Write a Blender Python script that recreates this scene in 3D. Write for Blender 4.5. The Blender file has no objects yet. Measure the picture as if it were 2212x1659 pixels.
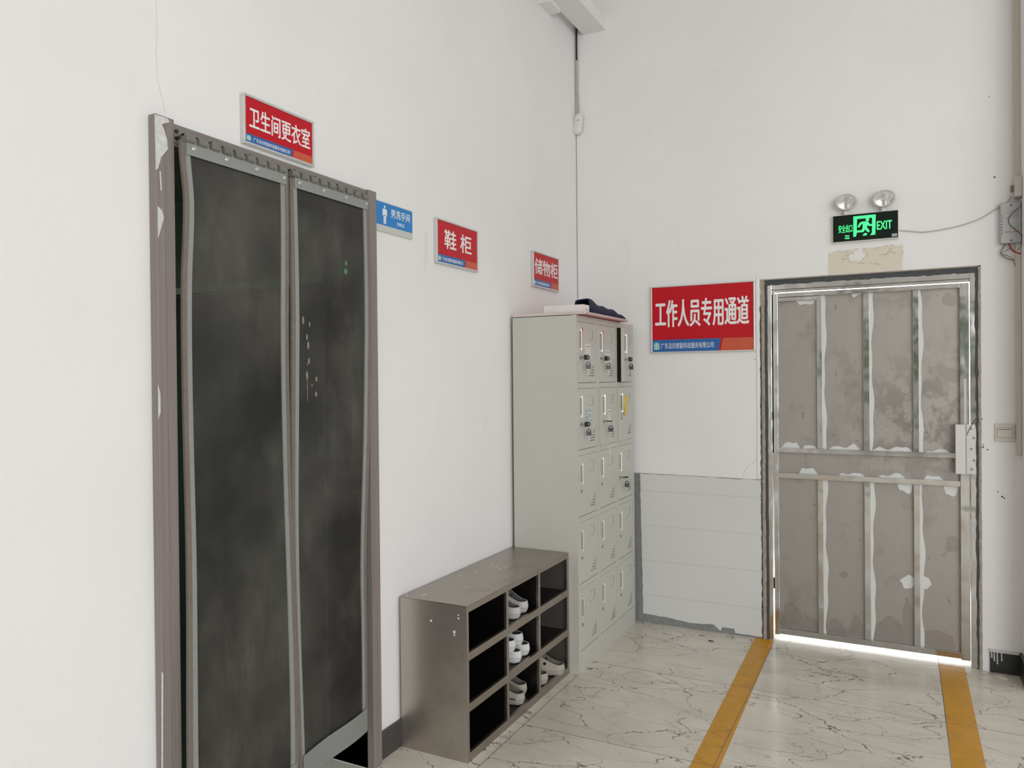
import bpy, bmesh, math, random
from mathutils import Vector, Matrix
random.seed(7)
PI = math.pi
SC = bpy.context.scene
COL = SC.collection

# ------------------------------------------------------------------ camera
cam_d = bpy.data.cameras.new('camera'); cam = bpy.data.objects.new('camera', cam_d); COL.objects.link(cam)
cam_d.sensor_width = 36.0; cam_d.lens = 1641.03 / 2212.0 * 36.0; cam_d.clip_start = 0.05
_R = Vector((0.88887717, 0.45804997, -0.00935932)); _U = Vector((0.00505139, 0.01062898, 0.99993075)); _F = Vector((-0.45811773, 0.8888629, -0.00713407))
cam.matrix_world = Matrix(((_R.x, _U.x, -_F.x, 1.87478), (_R.y, _U.y, -_F.y, -4.57480), (_R.z, _U.z, -_F.z, 1.52481), (0, 0, 0, 1)))
SC.camera = cam

# ------------------------------------------------------------------ world, lights, exposure
SC.view_settings.view_transform = 'Standard'; SC.view_settings.look = 'None'
SC.view_settings.exposure = -0.34; SC.view_settings.gamma = 1.0
W = bpy.data.worlds.new('sky'); SC.world = W; W.use_nodes = True
nt = W.node_tree; nt.nodes.clear()
_o = nt.nodes.new('ShaderNodeOutputWorld'); _b = nt.nodes.new('ShaderNodeBackground'); _b.inputs['Strength'].default_value = 1.55
_tc = nt.nodes.new('ShaderNodeTexCoord'); _sp = nt.nodes.new('ShaderNodeSeparateXYZ'); _cr = nt.nodes.new('ShaderNodeValToRGB')
_mr = nt.nodes.new('ShaderNodeMapRange'); _mr.inputs[1].default_value = -1; _mr.inputs[2].default_value = 1
nt.links.new(_tc.outputs['Generated'], _sp.inputs[0]); nt.links.new(_sp.outputs[2], _mr.inputs[0]); nt.links.new(_mr.outputs[0], _cr.inputs[0])
el = _cr.color_ramp.elements
el[0].position = 0.0; el[0].color = (0.30, 0.28, 0.25, 1); el[1].position = 1.0; el[1].color = (0.80, 0.90, 1.0, 1)
for p_, c_ in ((0.485, (0.34, 0.33, 0.30, 1)), (0.50, (0.10, 0.13, 0.09, 1)), (0.545, (0.12, 0.16, 0.10, 1)), (0.56, (1.0, 1.0, 0.98, 1)), (0.7, (0.92, 0.96, 1.0, 1))):
    e = el.new(p_); e.color = c_
nt.links.new(_cr.outputs[0], _b.inputs[0]); nt.links.new(_b.outputs[0], _o.inputs[0])

def area(name, loc, rot, sx, sy, power, color=(1, 1, 1)):
    l = bpy.data.lights.new(name, 'AREA'); l.shape = 'RECTANGLE'; l.size = sx; l.size_y = sy; l.energy = power; l.color = color
    o = bpy.data.objects.new(name, l); COL.objects.link(o); o.location = loc; o.rotation_euler = rot
    return o
area('daylight_entrance', (6.4, -5.4, 2.5), (math.radians(90), 0, math.radians(80)), 4.6, 3.4, 112, (0.93, 0.965, 1.0))
area('daylight_rear_fill', (5.4, -8.2, 1.8), (math.radians(86), 0, math.radians(25)), 3.4, 2.4, 195, (0.99, 0.99, 1.0))  # added fill from the rear to lift the back wall; no window there
area('daylight_behind_door', (1.7, 1.3, 1.6), (math.radians(-50), 0, 0), 2.4, 1.6, 150, (1.0, 0.99, 0.97))
area('washroom_fill', (-2.2, -3.6, 2.4), (0, 0, 0), 0.5, 0.5, 30, (0.80, 1.0, 0.86))  # added fill so the washroom shows through the curtain; no lamp fitting

# ------------------------------------------------------------------ material helpers
def newmat(name):
    m = bpy.data.materials.new(name); m.use_nodes = True
    t = m.node_tree; b = t.nodes['Principled BSDF']
    return m, t, b
def N(t, typ, **kw):
    n = t.nodes.new(typ)
    for k, v in kw.items():
        if k in ('operation', 'blend_type', 'data_type', 'feature', 'noise_dimensions', 'voronoi_dimensions', 'wave_type', 'bands_direction', 'distance', 'interpolation_type'): setattr(n, k, v)
        elif k.startswith('i_'):
            kk = k[2:]; n.inputs[int(kk) if kk.isdigit() else kk].default_value = v
    return n
def L(t, a, b): t.links.new(a, b)
def math_(t, op, a, b=None, clamp=False):
    n = t.nodes.new('ShaderNodeMath'); n.operation = op; n.use_clamp = clamp
    for i, v in enumerate((a, b)):
        if v is None: continue
        if isinstance(v, (int, float)): n.inputs[i].default_value = v
        else: L(t, v, n.inputs[i])
    return n.outputs[0]
def ramp(t, fac, stops):
    n = t.nodes.new('ShaderNodeValToRGB'); L(t, fac, n.inputs[0]); e = n.color_ramp.elements
    e[0].position, e[0].color = stops[0][0], (*stops[0][1], 1) if isinstance(stops[0][1], tuple) else (stops[0][1],) * 3 + (1,)
    e[1].position, e[1].color = stops[-1][0], (*stops[-1][1], 1) if isinstance(stops[-1][1], tuple) else (stops[-1][1],) * 3 + (1,)
    for p, c in stops[1:-1]:
        x = e.new(p); x.color = (*c, 1) if isinstance(c, tuple) else (c, c, c, 1)
    return n.outputs[0]
def mix(t, fac, a, b, mode='MIX'):
    n = t.nodes.new('ShaderNodeMix'); n.data_type = 'RGBA'; n.blend_type = mode
    if isinstance(fac, (int, float)): n.inputs[0].default_value = fac
    else: L(t, fac, n.inputs[0])
    for i, v in ((6, a), (7, b)):
        if isinstance(v, tuple): n.inputs[i].default_value = (*v, 1) if len(v) == 3 else v
        else: L(t, v, n.inputs[i])
    return n.outputs[2]
def coords(t, scale=(1, 1, 1), rot=(0, 0, 0), loc=(0, 0, 0), kind='geo'):
    if kind == 'geo': s = t.nodes.new('ShaderNodeNewGeometry').outputs['Position']
    else: s = t.nodes.new('ShaderNodeTexCoord').outputs['Object']
    m = t.nodes.new('ShaderNodeMapping'); L(t, s, m.inputs[0]); m.inputs['Scale'].default_value = scale; m.inputs['Rotation'].default_value = rot; m.inputs['Location'].default_value = loc
    return m.outputs[0]
def noise(t, vec, scale, detail=4, rough=0.55, dist=0.0):
    n = t.nodes.new('ShaderNodeTexNoise'); L(t, vec, n.inputs['Vector']); n.inputs['Scale'].default_value = scale; n.inputs['Detail'].default_value = detail; n.inputs['Roughness'].default_value = rough; n.inputs['Distortion'].default_value = dist
    return n.outputs['Fac']
def bump(t, b, h, strength, dist=0.01):
    n = t.nodes.new('ShaderNodeBump'); n.inputs['Strength'].default_value = strength; n.inputs['Distance'].default_value = dist
    L(t, h, n.inputs['Height']); L(t, n.outputs[0], b.inputs['Normal'])
def simple(name, color, rough=0.5, metal=0.0, var=0.0, vscale=20, emis=None, estr=0.0, spec=0.5, b_=0.0):
    m, t, b = newmat(name)
    b.inputs['Base Color'].default_value = (*color, 1); b.inputs['Roughness'].default_value = rough; b.inputs['Metallic'].default_value = metal
    b.inputs['Specular IOR Level'].default_value = spec
    if var:
        f = noise(t, coords(t, kind='geo'), vscale)
        L(t, mix(t, math_(t, 'MULTIPLY', f, 1.0), tuple(c * (1 - var) for c in color), tuple(min(1, c * (1 + var)) for c in color)), b.inputs['Base Color'])
        if b_: bump(t, b, f, b_, 0.002)
    if emis: b.inputs['Emission Color'].default_value = (*emis, 1); b.inputs['Emission Strength'].default_value = estr
    return m

def mat_wall(name, base=(0.82, 0.812, 0.806), seed=0.0, dirt=0.5):
    m, t, b = newmat(name)
    v = coords(t, loc=(seed, seed * 1.3, seed * .7))
    big = ramp(t, noise(t, v, 1.1, 3), [(0.35, tuple(c * 0.955 for c in base)), (0.62, base)])
    st = noise(t, coords(t, scale=(1, 1, 0.35), loc=(seed, 3, 1)), 7, 5, 0.65)
    c = mix(t, ramp(t, st, [(0.60, 0.0), (0.78, 0.35 * dirt)]), big, (0.68, 0.65, 0.61))
    vo = N(t, 'ShaderNodeTexVoronoi'); L(t, v, vo.inputs['Vector']); vo.inputs['Scale'].default_value = 6.5
    sp = ramp(t, vo.outputs['Distance'], [(0.0, 1.0), (0.018, 1.0), (0.028, 0.0)])
    wn = N(t, 'ShaderNodeTexWhiteNoise'); L(t, vo.outputs['Position'], wn.inputs['Vector'])
    keep = math_(t, 'GREATER_THAN', wn.outputs['Value'], 0.72)
    c = mix(t, math_(t, 'MULTIPLY', math_(t, 'MULTIPLY', sp, keep), 0.75 * dirt), c, (0.25, 0.22, 0.2))
    L(t, c, b.inputs['Base Color']); b.inputs['Roughness'].default_value = 0.62; b.inputs['Specular IOR Level'].default_value = 0.3
    bump(t, b, noise(t, v, 24, 5, 0.6), 0.12, 0.01)
    return m

def mat_marble(name, tint=None):
    m, t, b = newmat(name)
    geo = t.nodes.new('ShaderNodeNewGeometry').outputs['Position']
    sep = t.nodes.new('ShaderNodeSeparateXYZ'); L(t, geo, sep.inputs[0])
    T = 0.826
    ux = math_(t, 'DIVIDE', math_(t, 'ADD', sep.outputs[0], 20 * T - 0.381), T)
    uy = math_(t, 'DIVIDE', math_(t, 'ADD', sep.outputs[1], 20 * T + 0.762), T)
    fx = math_(t, 'FRACT', ux); fy = math_(t, 'FRACT', uy)
    dx = math_(t, 'MINIMUM', fx, math_(t, 'SUBTRACT', 1.0, fx)); dy = math_(t, 'MINIMUM', fy, math_(t, 'SUBTRACT', 1.0, fy))
    grout = math_(t, 'LESS_THAN', math_(t, 'MINIMUM', dx, dy), 0.0022)
    cmb = t.nodes.new('ShaderNodeCombineXYZ'); L(t, math_(t, 'FLOOR', ux), cmb.inputs[0]); L(t, math_(t, 'FLOOR', uy), cmb.inputs[1])
    wn = t.nodes.new('ShaderNodeTexWhiteNoise'); L(t, cmb.outputs[0], wn.inputs['Vector'])
    off = t.nodes.new('ShaderNodeVectorMath'); off.operation = 'SCALE'; L(t, wn.outputs['Color'], off.inputs[0]); off.inputs['Scale'].default_value = 9.0
    add = t.nodes.new('ShaderNodeVectorMath'); add.operation = 'ADD'; L(t, geo, add.inputs[0]); L(t, off.outputs[0], add.inputs[1])
    mp = t.nodes.new('ShaderNodeMapping'); L(t, add.outputs[0], mp.inputs[0]); mp.inputs['Rotation'].default_value = (0, 0, math.radians(28)); mp.inputs['Scale'].default_value = (1.0, 2.1, 1.0)
    def dvec(amount, sc):
        nz = t.nodes.new('ShaderNodeTexNoise'); L(t, mp.outputs[0], nz.inputs['Vector']); nz.inputs['Scale'].default_value = sc; nz.inputs['Detail'].default_value = 6; nz.inputs['Roughness'].default_value = 0.52
        sb = t.nodes.new('ShaderNodeVectorMath'); sb.operation = 'SUBTRACT'; L(t, nz.outputs['Color'], sb.inputs[0]); sb.inputs[1].default_value = (.5, .5, .5)
        sl = t.nodes.new('ShaderNodeVectorMath'); sl.operation = 'SCALE'; L(t, sb.outputs[0], sl.inputs[0]); sl.inputs['Scale'].default_value = amount
        ad = t.nodes.new('ShaderNodeVectorMath'); ad.operation = 'ADD'; L(t, mp.outputs[0], ad.inputs[0]); L(t, sl.outputs[0], ad.inputs[1])
        return ad.outputs[0]
    def veins(sc, w, amount, nsc, lo, hi, msc, mo):
        vo = t.nodes.new('ShaderNodeTexVoronoi'); vo.feature = 'DISTANCE_TO_EDGE'; L(t, dvec(amount, nsc), vo.inputs['Vector']); vo.inputs['Scale'].default_value = sc
        ms = ramp(t, noise(t, coords(t, loc=(mo, mo*2, 0)), msc, 4, 0.6), [(lo, 0.0), (hi, 1.0)])
        wd = math_(t, 'ADD', math_(t, 'MULTIPLY', ms, w), 0.0005)
        line_ = math_(t, 'SUBTRACT', 1.0, math_(t, 'DIVIDE', vo.outputs['Distance'], wd), clamp=True)
        return math_(t, 'MULTIPLY', line_, math_(t, 'ADD', math_(t, 'MULTIPLY', ms, 0.9), 0.0))
    vf = math_(t, 'MAXIMUM', veins(2.3, 0.0085, 0.50, 2.2, 0.22, 0.50, 4.0, 3), math_(t, 'MULTIPLY', veins(4.2, 0.011, 0.40, 3.6, 0.34, 0.58, 3.2, 8), 0.75))
    vf = math_(t, 'MINIMUM', math_(t, 'MULTIPLY', vf, 1.5), 1.0)
    base = ramp(t, noise(t, mp.outputs[0], 2.2, 4), [(0.35, (0.60, 0.555, 0.475)), (0.65, (0.71, 0.665, 0.58))])
    if tint:
        base = ramp(t, noise(t, coords(t), 9, 4), [(0.3, tuple(c * .86 for c in tint)), (0.7, tint)])
        vf = math_(t, 'MULTIPLY', vf, 0.6)
        fl = ramp(t, noise(t, coords(t, loc=(3, 3, 3)), 38, 3, 0.6), [(0.70, 0.0), (0.73, 0.7)])
        base = mix(t, fl, base, (0.6, 0.52, 0.4))
    c = mix(t, math_(t, 'MULTIPLY', vf, 0.88), base, (0.075, 0.065, 0.06) if not tint else (0.16, 0.075, 0.02))
    dirt = ramp(t, noise(t, coords(t, loc=(1, 8, 0)), 5, 6, 0.7), [(0.55, 0.0), (0.8, 0.35)])
    c = mix(t, dirt, c, (0.30, 0.26, 0.21))
    c = mix(t, math_(t, 'MULTIPLY', grout, 0.8), c, (0.09, 0.08, 0.07))
    L(t, c, b.inputs['Base Color'])
    r = ramp(t, noise(t, coords(t), 3, 4), [(0.3, 0.14), (0.7, 0.30)])
    if tint: r = math_(t, 'ADD', r, 0.12)
    L(t, r, b.inputs['Roughness']); b.inputs['Specular IOR Level'].default_value = 0.4 if not tint else 0.3
    bump(t, b, noise(t, coords(t), 2.2, 2), 0.05, 0.02)
    return m

def mat_steel(name, color=(0.55, 0.53, 0.50), rough=0.32, brush=(1, 60, 60), wob=0.0, stain=0.0, wscale=9, metal=1.0, vary=1.0, smudge=None):
    m, t, b = newmat(name)
    f = noise(t, coords(t, scale=brush), 6, 4, 0.6)
    c = mix(t, f, tuple(x * (1 - .18 * vary) for x in color), tuple(min(1, x * (1 + .12 * vary)) for x in color))
    if stain:
        s = ramp(t, noise(t, coords(t, loc=(7, 1, 2)), 5.5, 6, 0.65), [(0.55, 0.0), (0.66, stain)])
        c = mix(t, s, c, tuple(x * 0.5 for x in color))
        s2 = ramp(t, noise(t, coords(t, scale=(1, 1, .5), loc=(2, 9, 2)), 34, 3, 0.55), [(0.69, 0.0), (0.73, stain)])
        c = mix(t, s2, c, (0.07, 0.06, 0.055))
    if smudge:
        (cx, cy_, cz), rad = smudge
        d_ = t.nodes.new('ShaderNodeVectorMath'); d_.operation = 'DISTANCE'; L(t, coords(t, scale=(1, 0, 1)), d_.inputs[0]); d_.inputs[1].default_value = (cx, 0, cz)
        near = ramp(t, math_(t, 'DIVIDE', d_.outputs['Value'], rad), [(0.0, 1.0), (1.0, 0.0)])
        hf = ramp(t, noise(t, coords(t, scale=(1, 1, .8), loc=(4, 4, 4)), 13, 7, 0.72), [(0.46, 0.0), (0.56, 1.0)])
        c = mix(t, math_(t, 'MULTIPLY', math_(t, 'MULTIPLY', near, hf), 0.75), c, (0.17, 0.145, 0.135))
    L(t, c, b.inputs['Base Color']); b.inputs['Metallic'].default_value = metal
    L(t, ramp(t, f, [(0.2, rough * 0.8), (0.8, min(1, rough * 1.25))]), b.inputs['Roughness'])
    if wob: bump(t, b, noise(t, coords(t), wscale, 2, 0.4), wob, 0.02)
    return m

def mat_grain(name, base=(0.20, 0.17, 0.16)):
    m, t, b = newmat(name)
    f = noise(t, coords(t, scale=(130, 130, 1.2)), 2.2, 4, 0.6)
    f2 = noise(t, coords(t, scale=(30, 30, 0.6)), 2.0, 3, 0.6)
    c = mix(t, math_(t, 'MULTIPLY', math_(t, 'ADD', f, f2), 0.55), tuple(x * 0.62 for x in base), tuple(x * 1.5 for x in base))
    L(t, c, b.inputs['Base Color']); b.inputs['Roughness'].default_value = 0.42
    return m
def mat_grain_h(name, base=(0.20, 0.17, 0.16)):
    m, t, b = newmat(name)
    f = noise(t, coords(t, scale=(130, 1.2, 130)), 2.2, 4, 0.6)
    L(t, mix(t, f, tuple(x * 0.62 for x in base), tuple(x * 1.5 for x in base)), b.inputs['Base Color']); b.inputs['Roughness'].default_value = 0.42
    return m

def mat_film(name):
    # dusty, dark tinted soft plastic sheet
    m, t, b = newmat(name)
    v = coords(t)
    streak = ramp(t, noise(t, coords(t, scale=(6, 6, 1.6)), 2.0, 6, 0.65), [(0.30, 0.45), (0.75, 1.0)])
    fine = noise(t, coords(t, scale=(55, 55, 9)), 2.4, 5, 0.7)
    scr = ramp(t, noise(t, coords(t, scale=(70, 70, 6), rot=(0.12, 0, 0)), 2.2, 5, 0.7), [(0.64, 0.0), (0.78, 0.7)])
    dust = ramp(t, noise(t, v, 2.3, 5, 0.6), [(0.36, 0.05), (0.68, 1.0)])
    cc = mix(t, math_(t, 'MULTIPLY', math_(t, 'MULTIPLY', streak, dust), math_(t, 'ADD', fine, 0.25)), (0.035, 0.034, 0.032), (0.22, 0.208, 0.185))
    cc = mix(t, scr, cc, (0.26, 0.25, 0.225))
    L(t, cc, b.inputs['Base Color']); b.inputs['Roughness'].default_value = 0.30; b.inputs['Specular IOR Level'].default_value = 0.32
    tr = t.nodes.new('ShaderNodeBsdfTransparent'); tr.inputs[0].default_value = (0.80, 0.82, 0.78, 1)
    ms = t.nodes.new('ShaderNodeMixShader'); ms.inputs[0].default_value = 0.5
    out = t.nodes['Material Output']; L(t, tr.outputs[0], ms.inputs[1]); L(t, b.outputs[0], ms.inputs[2]); L(t, ms.outputs[0], out.inputs['Surface'])
    bump(t, b, noise(t, coords(t, scale=(4, 4, 0.8)), 1.6, 2), 0.25, 0.03)
    return m

M = {}
M['wall'] = mat_wall('white_wall_paint')
M['wall_b'] = mat_wall('white_wall_paint_back', seed=4.0, dirt=0.8)
M['plaster'] = mat_wall('skim_plaster', (0.66, 0.66, 0.65), seed=9, dirt=0.9)
M['cement'] = simple('grey_cement', (0.23, 0.235, 0.23), 0.85, var=0.35, vscale=40, b_=0.3)
M['rawedge'] = simple('raw_plaster_edge', (0.36, 0.30, 0.245), 0.9, var=0.5, vscale=60, b_=0.5)
M['darkgap'] = simple('dark_gap_and_shade', (0.055, 0.06, 0.062), 0.7, var=0.5, vscale=50)  # for cracks and holes, and for the shadow painted above the door frame
M['floor'] = mat_marble('veined_marble_tile')
M['yellow'] = mat_marble('yellow_floor_paint', (0.62, 0.30, 0.014))
M['ceil'] = simple('ceiling_paint', (0.75, 0.74, 0.72), 0.8)
M['conc'] = simple('outdoor_concrete', (0.75, 0.75, 0.73), 0.85, var=0.1)
M['grain'] = mat_grain('brown_grey_wood_grain_jamb')
M['grain_h'] = mat_grain_h('brown_grey_wood_grain_header')
M['film'] = mat_film('tinted_plastic_sheet')
M['strip'] = simple('grey_magnetic_edge', (0.27, 0.275, 0.265), 0.55, var=0.15, vscale=60)
M['strip_b'] = simple('brown_edge_binding', (0.17, 0.145, 0.125), 0.55, var=0.25, vscale=40)
M['galv'] = mat_steel('galvanised_strip', (0.33, 0.345, 0.335), 0.5, (30, 30, 30), metal=0.55)
M['galv_d'] = mat_steel('dusty_hanger_steel', (0.25, 0.245, 0.225), 0.55, (40, 8, 40), stain=0.3, metal=0.5)
M['screw'] = simple('bright_screw', (0.75, 0.74, 0.7), 0.25, 1.0)
M['blackhole'] = simple('black_recess', (0.008, 0.008, 0.008), 0.9)
M['steel'] = mat_steel('brushed_stainless', (0.43, 0.385, 0.345), 0.36, (3, 90, 3), stain=0.28)
M['steel_side'] = mat_steel('brushed_stainless_side', (0.50, 0.455, 0.41), 0.33, (90, 3, 3), stain=0.25, wob=0.22, wscale=2.2, metal=0.88)
M['steel_in'] = mat_steel('shaded_stainless_inside', (0.085, 0.077, 0.07), 0.35, (10, 60, 10), stain=0.3)  # rack stainless darkened to paint in the shade inside the cells
M['mirror'] = mat_steel('polished_steel_tube', (0.56, 0.55, 0.53), 0.12, (30, 30, 2), wob=0.55, wscale=5)
M['mirror_h'] = mat_steel('polished_steel_tube_level', (0.56, 0.55, 0.53), 0.13, (2, 30, 30), wob=0.55, wscale=5)
M['panel'] = mat_steel('dull_door_sheet', (0.37, 0.345, 0.32), 0.45, (3, 3, 3), stain=0.36, metal=0.6, vary=.45, smudge=((1.95, 0, 1.27), 0.50))
M['frost'] = simple('ground_steel_patch', (0.68, 0.69, 0.68), 0.55, 0.25, var=0.06, vscale=14)
M['locker'] = simple('grey_green_locker_enamel', (0.515, 0.51, 0.46), 0.42, var=0.025, vscale=3)
M['locker_gap'] = simple('locker_shadow_gap', (0.06, 0.055, 0.05), 0.8)
M['chrome'] = simple('bright_aluminium', (0.82, 0.82, 0.82), 0.28, 0.85)
M['alu'] = simple('satin_aluminium_frame', (0.68, 0.67, 0.66), 0.32, 0.75)
M['red'] = simple('red_sign_print', (0.50, 0.006, 0.015), 0.3, spec=0.25)
M['blue'] = simple('blue_sign_print', (0.030, 0.13, 0.38), 0.35, spec=0.25)
M['orange'] = simple('orange_sign_print', (0.55, 0.085, 0.035), 0.3)
M['teal'] = simple('teal_logo_print', (0.10, 0.38, 0.47), 0.35)
M['cream'] = simple('cream_logo_print', (0.70, 0.80, 0.70), 0.4)
M['white'] = simple('white_print', (0.80, 0.79, 0.785), 0.65, spec=0.2)
M['cyan'] = simple('bright_blue_sign_print', (0.006, 0.20, 0.55), 0.3)
M['acryl'] = simple('frosted_acrylic', (0.55, 0.545, 0.52), 0.2)
M['plastic'] = simple('white_plastic', (0.72, 0.71, 0.67), 0.4)
M['ivory'] = simple('ivory_plastic', (0.60, 0.555, 0.49), 0.45, var=0.04)
M['black'] = simple('black_plastic', (0.012, 0.012, 0.012), 0.35)
M['exitblack'] = simple('exit_sign_black', (0.004, 0.012, 0.007), 0.3, spec=0.2)
M['green'] = simple('lit_green', (0.05, 0.6, 0.25), 0.5, emis=(0.06, 1.0, 0.26), estr=0.95)
M['reflector'] = simple('lamp_reflector', (0.80, 0.81, 0.80), 0.22, 0.9)
M['paper'] = simple('white_paper', (0.70, 0.66, 0.62), 0.7)
M['ink'] = simple('grey_print', (0.28, 0.26, 0.27), 0.7)
M['bluepat'] = None
M['yellowcloth'] = simple('yellow_ribbon_cloth', (0.62, 0.46, 0.10), 0.6, var=0.2, vscale=40)
M['redtape'] = simple('red_tape', (0.55, 0.02, 0.03), 0.4)
M['clog'] = None
M['navy'] = simple('navy_cloth', (0.008, 0.014, 0.045), 0.75, var=0.3, vscale=30)
M['pink'] = simple('faded_red_board', (0.52, 0.12, 0.11), 0.4, var=0.1)
M['boxw'] = simple('white_carton', (0.74, 0.70, 0.68), 0.6)
M['tile_d'] = simple('dark_skirting_tile', (0.055, 0.05, 0.048), 0.35, var=0.25, vscale=15)
M['tile_k'] = simple('black_skirting_tile', (0.010, 0.011, 0.011), 0.35, var=0.5, vscale=30)
M['psu'] = simple('grey_power_box', (0.38, 0.385, 0.385), 0.4, 0.3)
M['wire_r'] = simple('red_wire', (0.35, 0.03, 0.015), 0.45)
M['wire_b'] = simple('brown_wire', (0.13, 0.03, 0.02), 0.45)
M['wire_g'] = simple('grey_wire', (0.20, 0.20, 0.19), 0.5)
M['wire_w'] = simple('white_wire', (0.48, 0.45, 0.40), 0.5)
M['brass'] = simple('brassy_screw', (0.30, 0.20, 0.10), 0.35, 0.8)
M['smear'] = simple('dried_white_filler', (0.60, 0.60, 0.60), 0.7, var=0.3, vscale=70, b_=0.4)
M['bright_hole'] = simple('bright_hole', (0.85, 0.85, 0.85), 0.5)
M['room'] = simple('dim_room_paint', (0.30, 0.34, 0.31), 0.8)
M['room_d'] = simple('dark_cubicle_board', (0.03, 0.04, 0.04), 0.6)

def mat_clog(name, base, stained=0.3):
    m, t, b = newmat(name)
    oc = t.nodes.new('ShaderNodeTexCoord').outputs['Object']
    s = t.nodes.new('ShaderNodeSeparateXYZ'); L(t, oc, s.inputs[0])
    line = math_(t, 'LESS_THAN', math_(t, 'ABSOLUTE', math_(t, 'SUBTRACT', s.outputs[2], 0.026)), 0.0012)
    d = ramp(t, noise(t, oc, 26, 5, 0.6), [(0.5, 0.0), (0.75, stained)])
    c = mix(t, d, base, tuple(x * 0.45 for x in base))
    c = mix(t, math_(t, 'MULTIPLY', line, 0.55), c, (0.08, 0.08, 0.08))
    L(t, c, b.inputs['Base Color']); b.inputs['Roughness'].default_value = 0.6
    return m
M['clog'] = mat_clog('grey_white_foam', (0.50, 0.485, 0.46)); M['clog_w'] = mat_clog('white_foam', (0.64, 0.635, 0.63), 0.2); M['clog_b'] = mat_clog('beige_grey_foam', (0.38, 0.35, 0.305), 0.35)
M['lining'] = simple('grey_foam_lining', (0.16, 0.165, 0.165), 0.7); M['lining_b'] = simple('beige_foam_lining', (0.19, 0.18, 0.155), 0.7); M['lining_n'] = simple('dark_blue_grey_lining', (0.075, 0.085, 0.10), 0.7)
def mat_bluepat():
    m, t, b = newmat('blue_pattern_paper')
    f = ramp(t, noise(t, coords(t), 95, 3, 0.6), [(0.46, (0.66, 0.66, 0.58)), (0.50, (0.15, 0.30, 0.40)), (0.56, (0.14, 0.28, 0.38)), (0.60, (0.64, 0.62, 0.50))])
    L(t, f, b.inputs['Base Color']); b.inputs['Roughness'].default_value = 0.7
    return m
M['bluepat'] = mat_bluepat()
def mat_tanpatch():
    m, t, b = newmat('scraped_tan_patch')
    f = noise(t, coords(t, scale=(1, 1, 2.0), loc=(2.3, 0, 5)), 7.5, 5, 0.55)
    sep = t.nodes.new('ShaderNodeSeparateXYZ'); L(t, t.nodes.new('ShaderNodeNewGeometry').outputs['Position'], sep.inputs[0])
    hi = math_(t, 'MULTIPLY', math_(t, 'SUBTRACT', sep.outputs[2], 2.155), 1.6)
    g = math_(t, 'ADD', f, hi)
    c = ramp(t, g, [(0.0, (0.66, 0.61, 0.50)), (0.545, (0.68, 0.63, 0.52)), (0.56, (0.42, 0.36, 0.26)), (0.575, (0.76, 0.74, 0.70)), (1.0, (0.78, 0.76, 0.73))])
    L(t, c, b.inputs['Base Color']); b.inputs['Roughness'].default_value = 0.8
    bump(t, b, g, 0.2, 0.01)
    return m
M['tan'] = mat_tanpatch()

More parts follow.
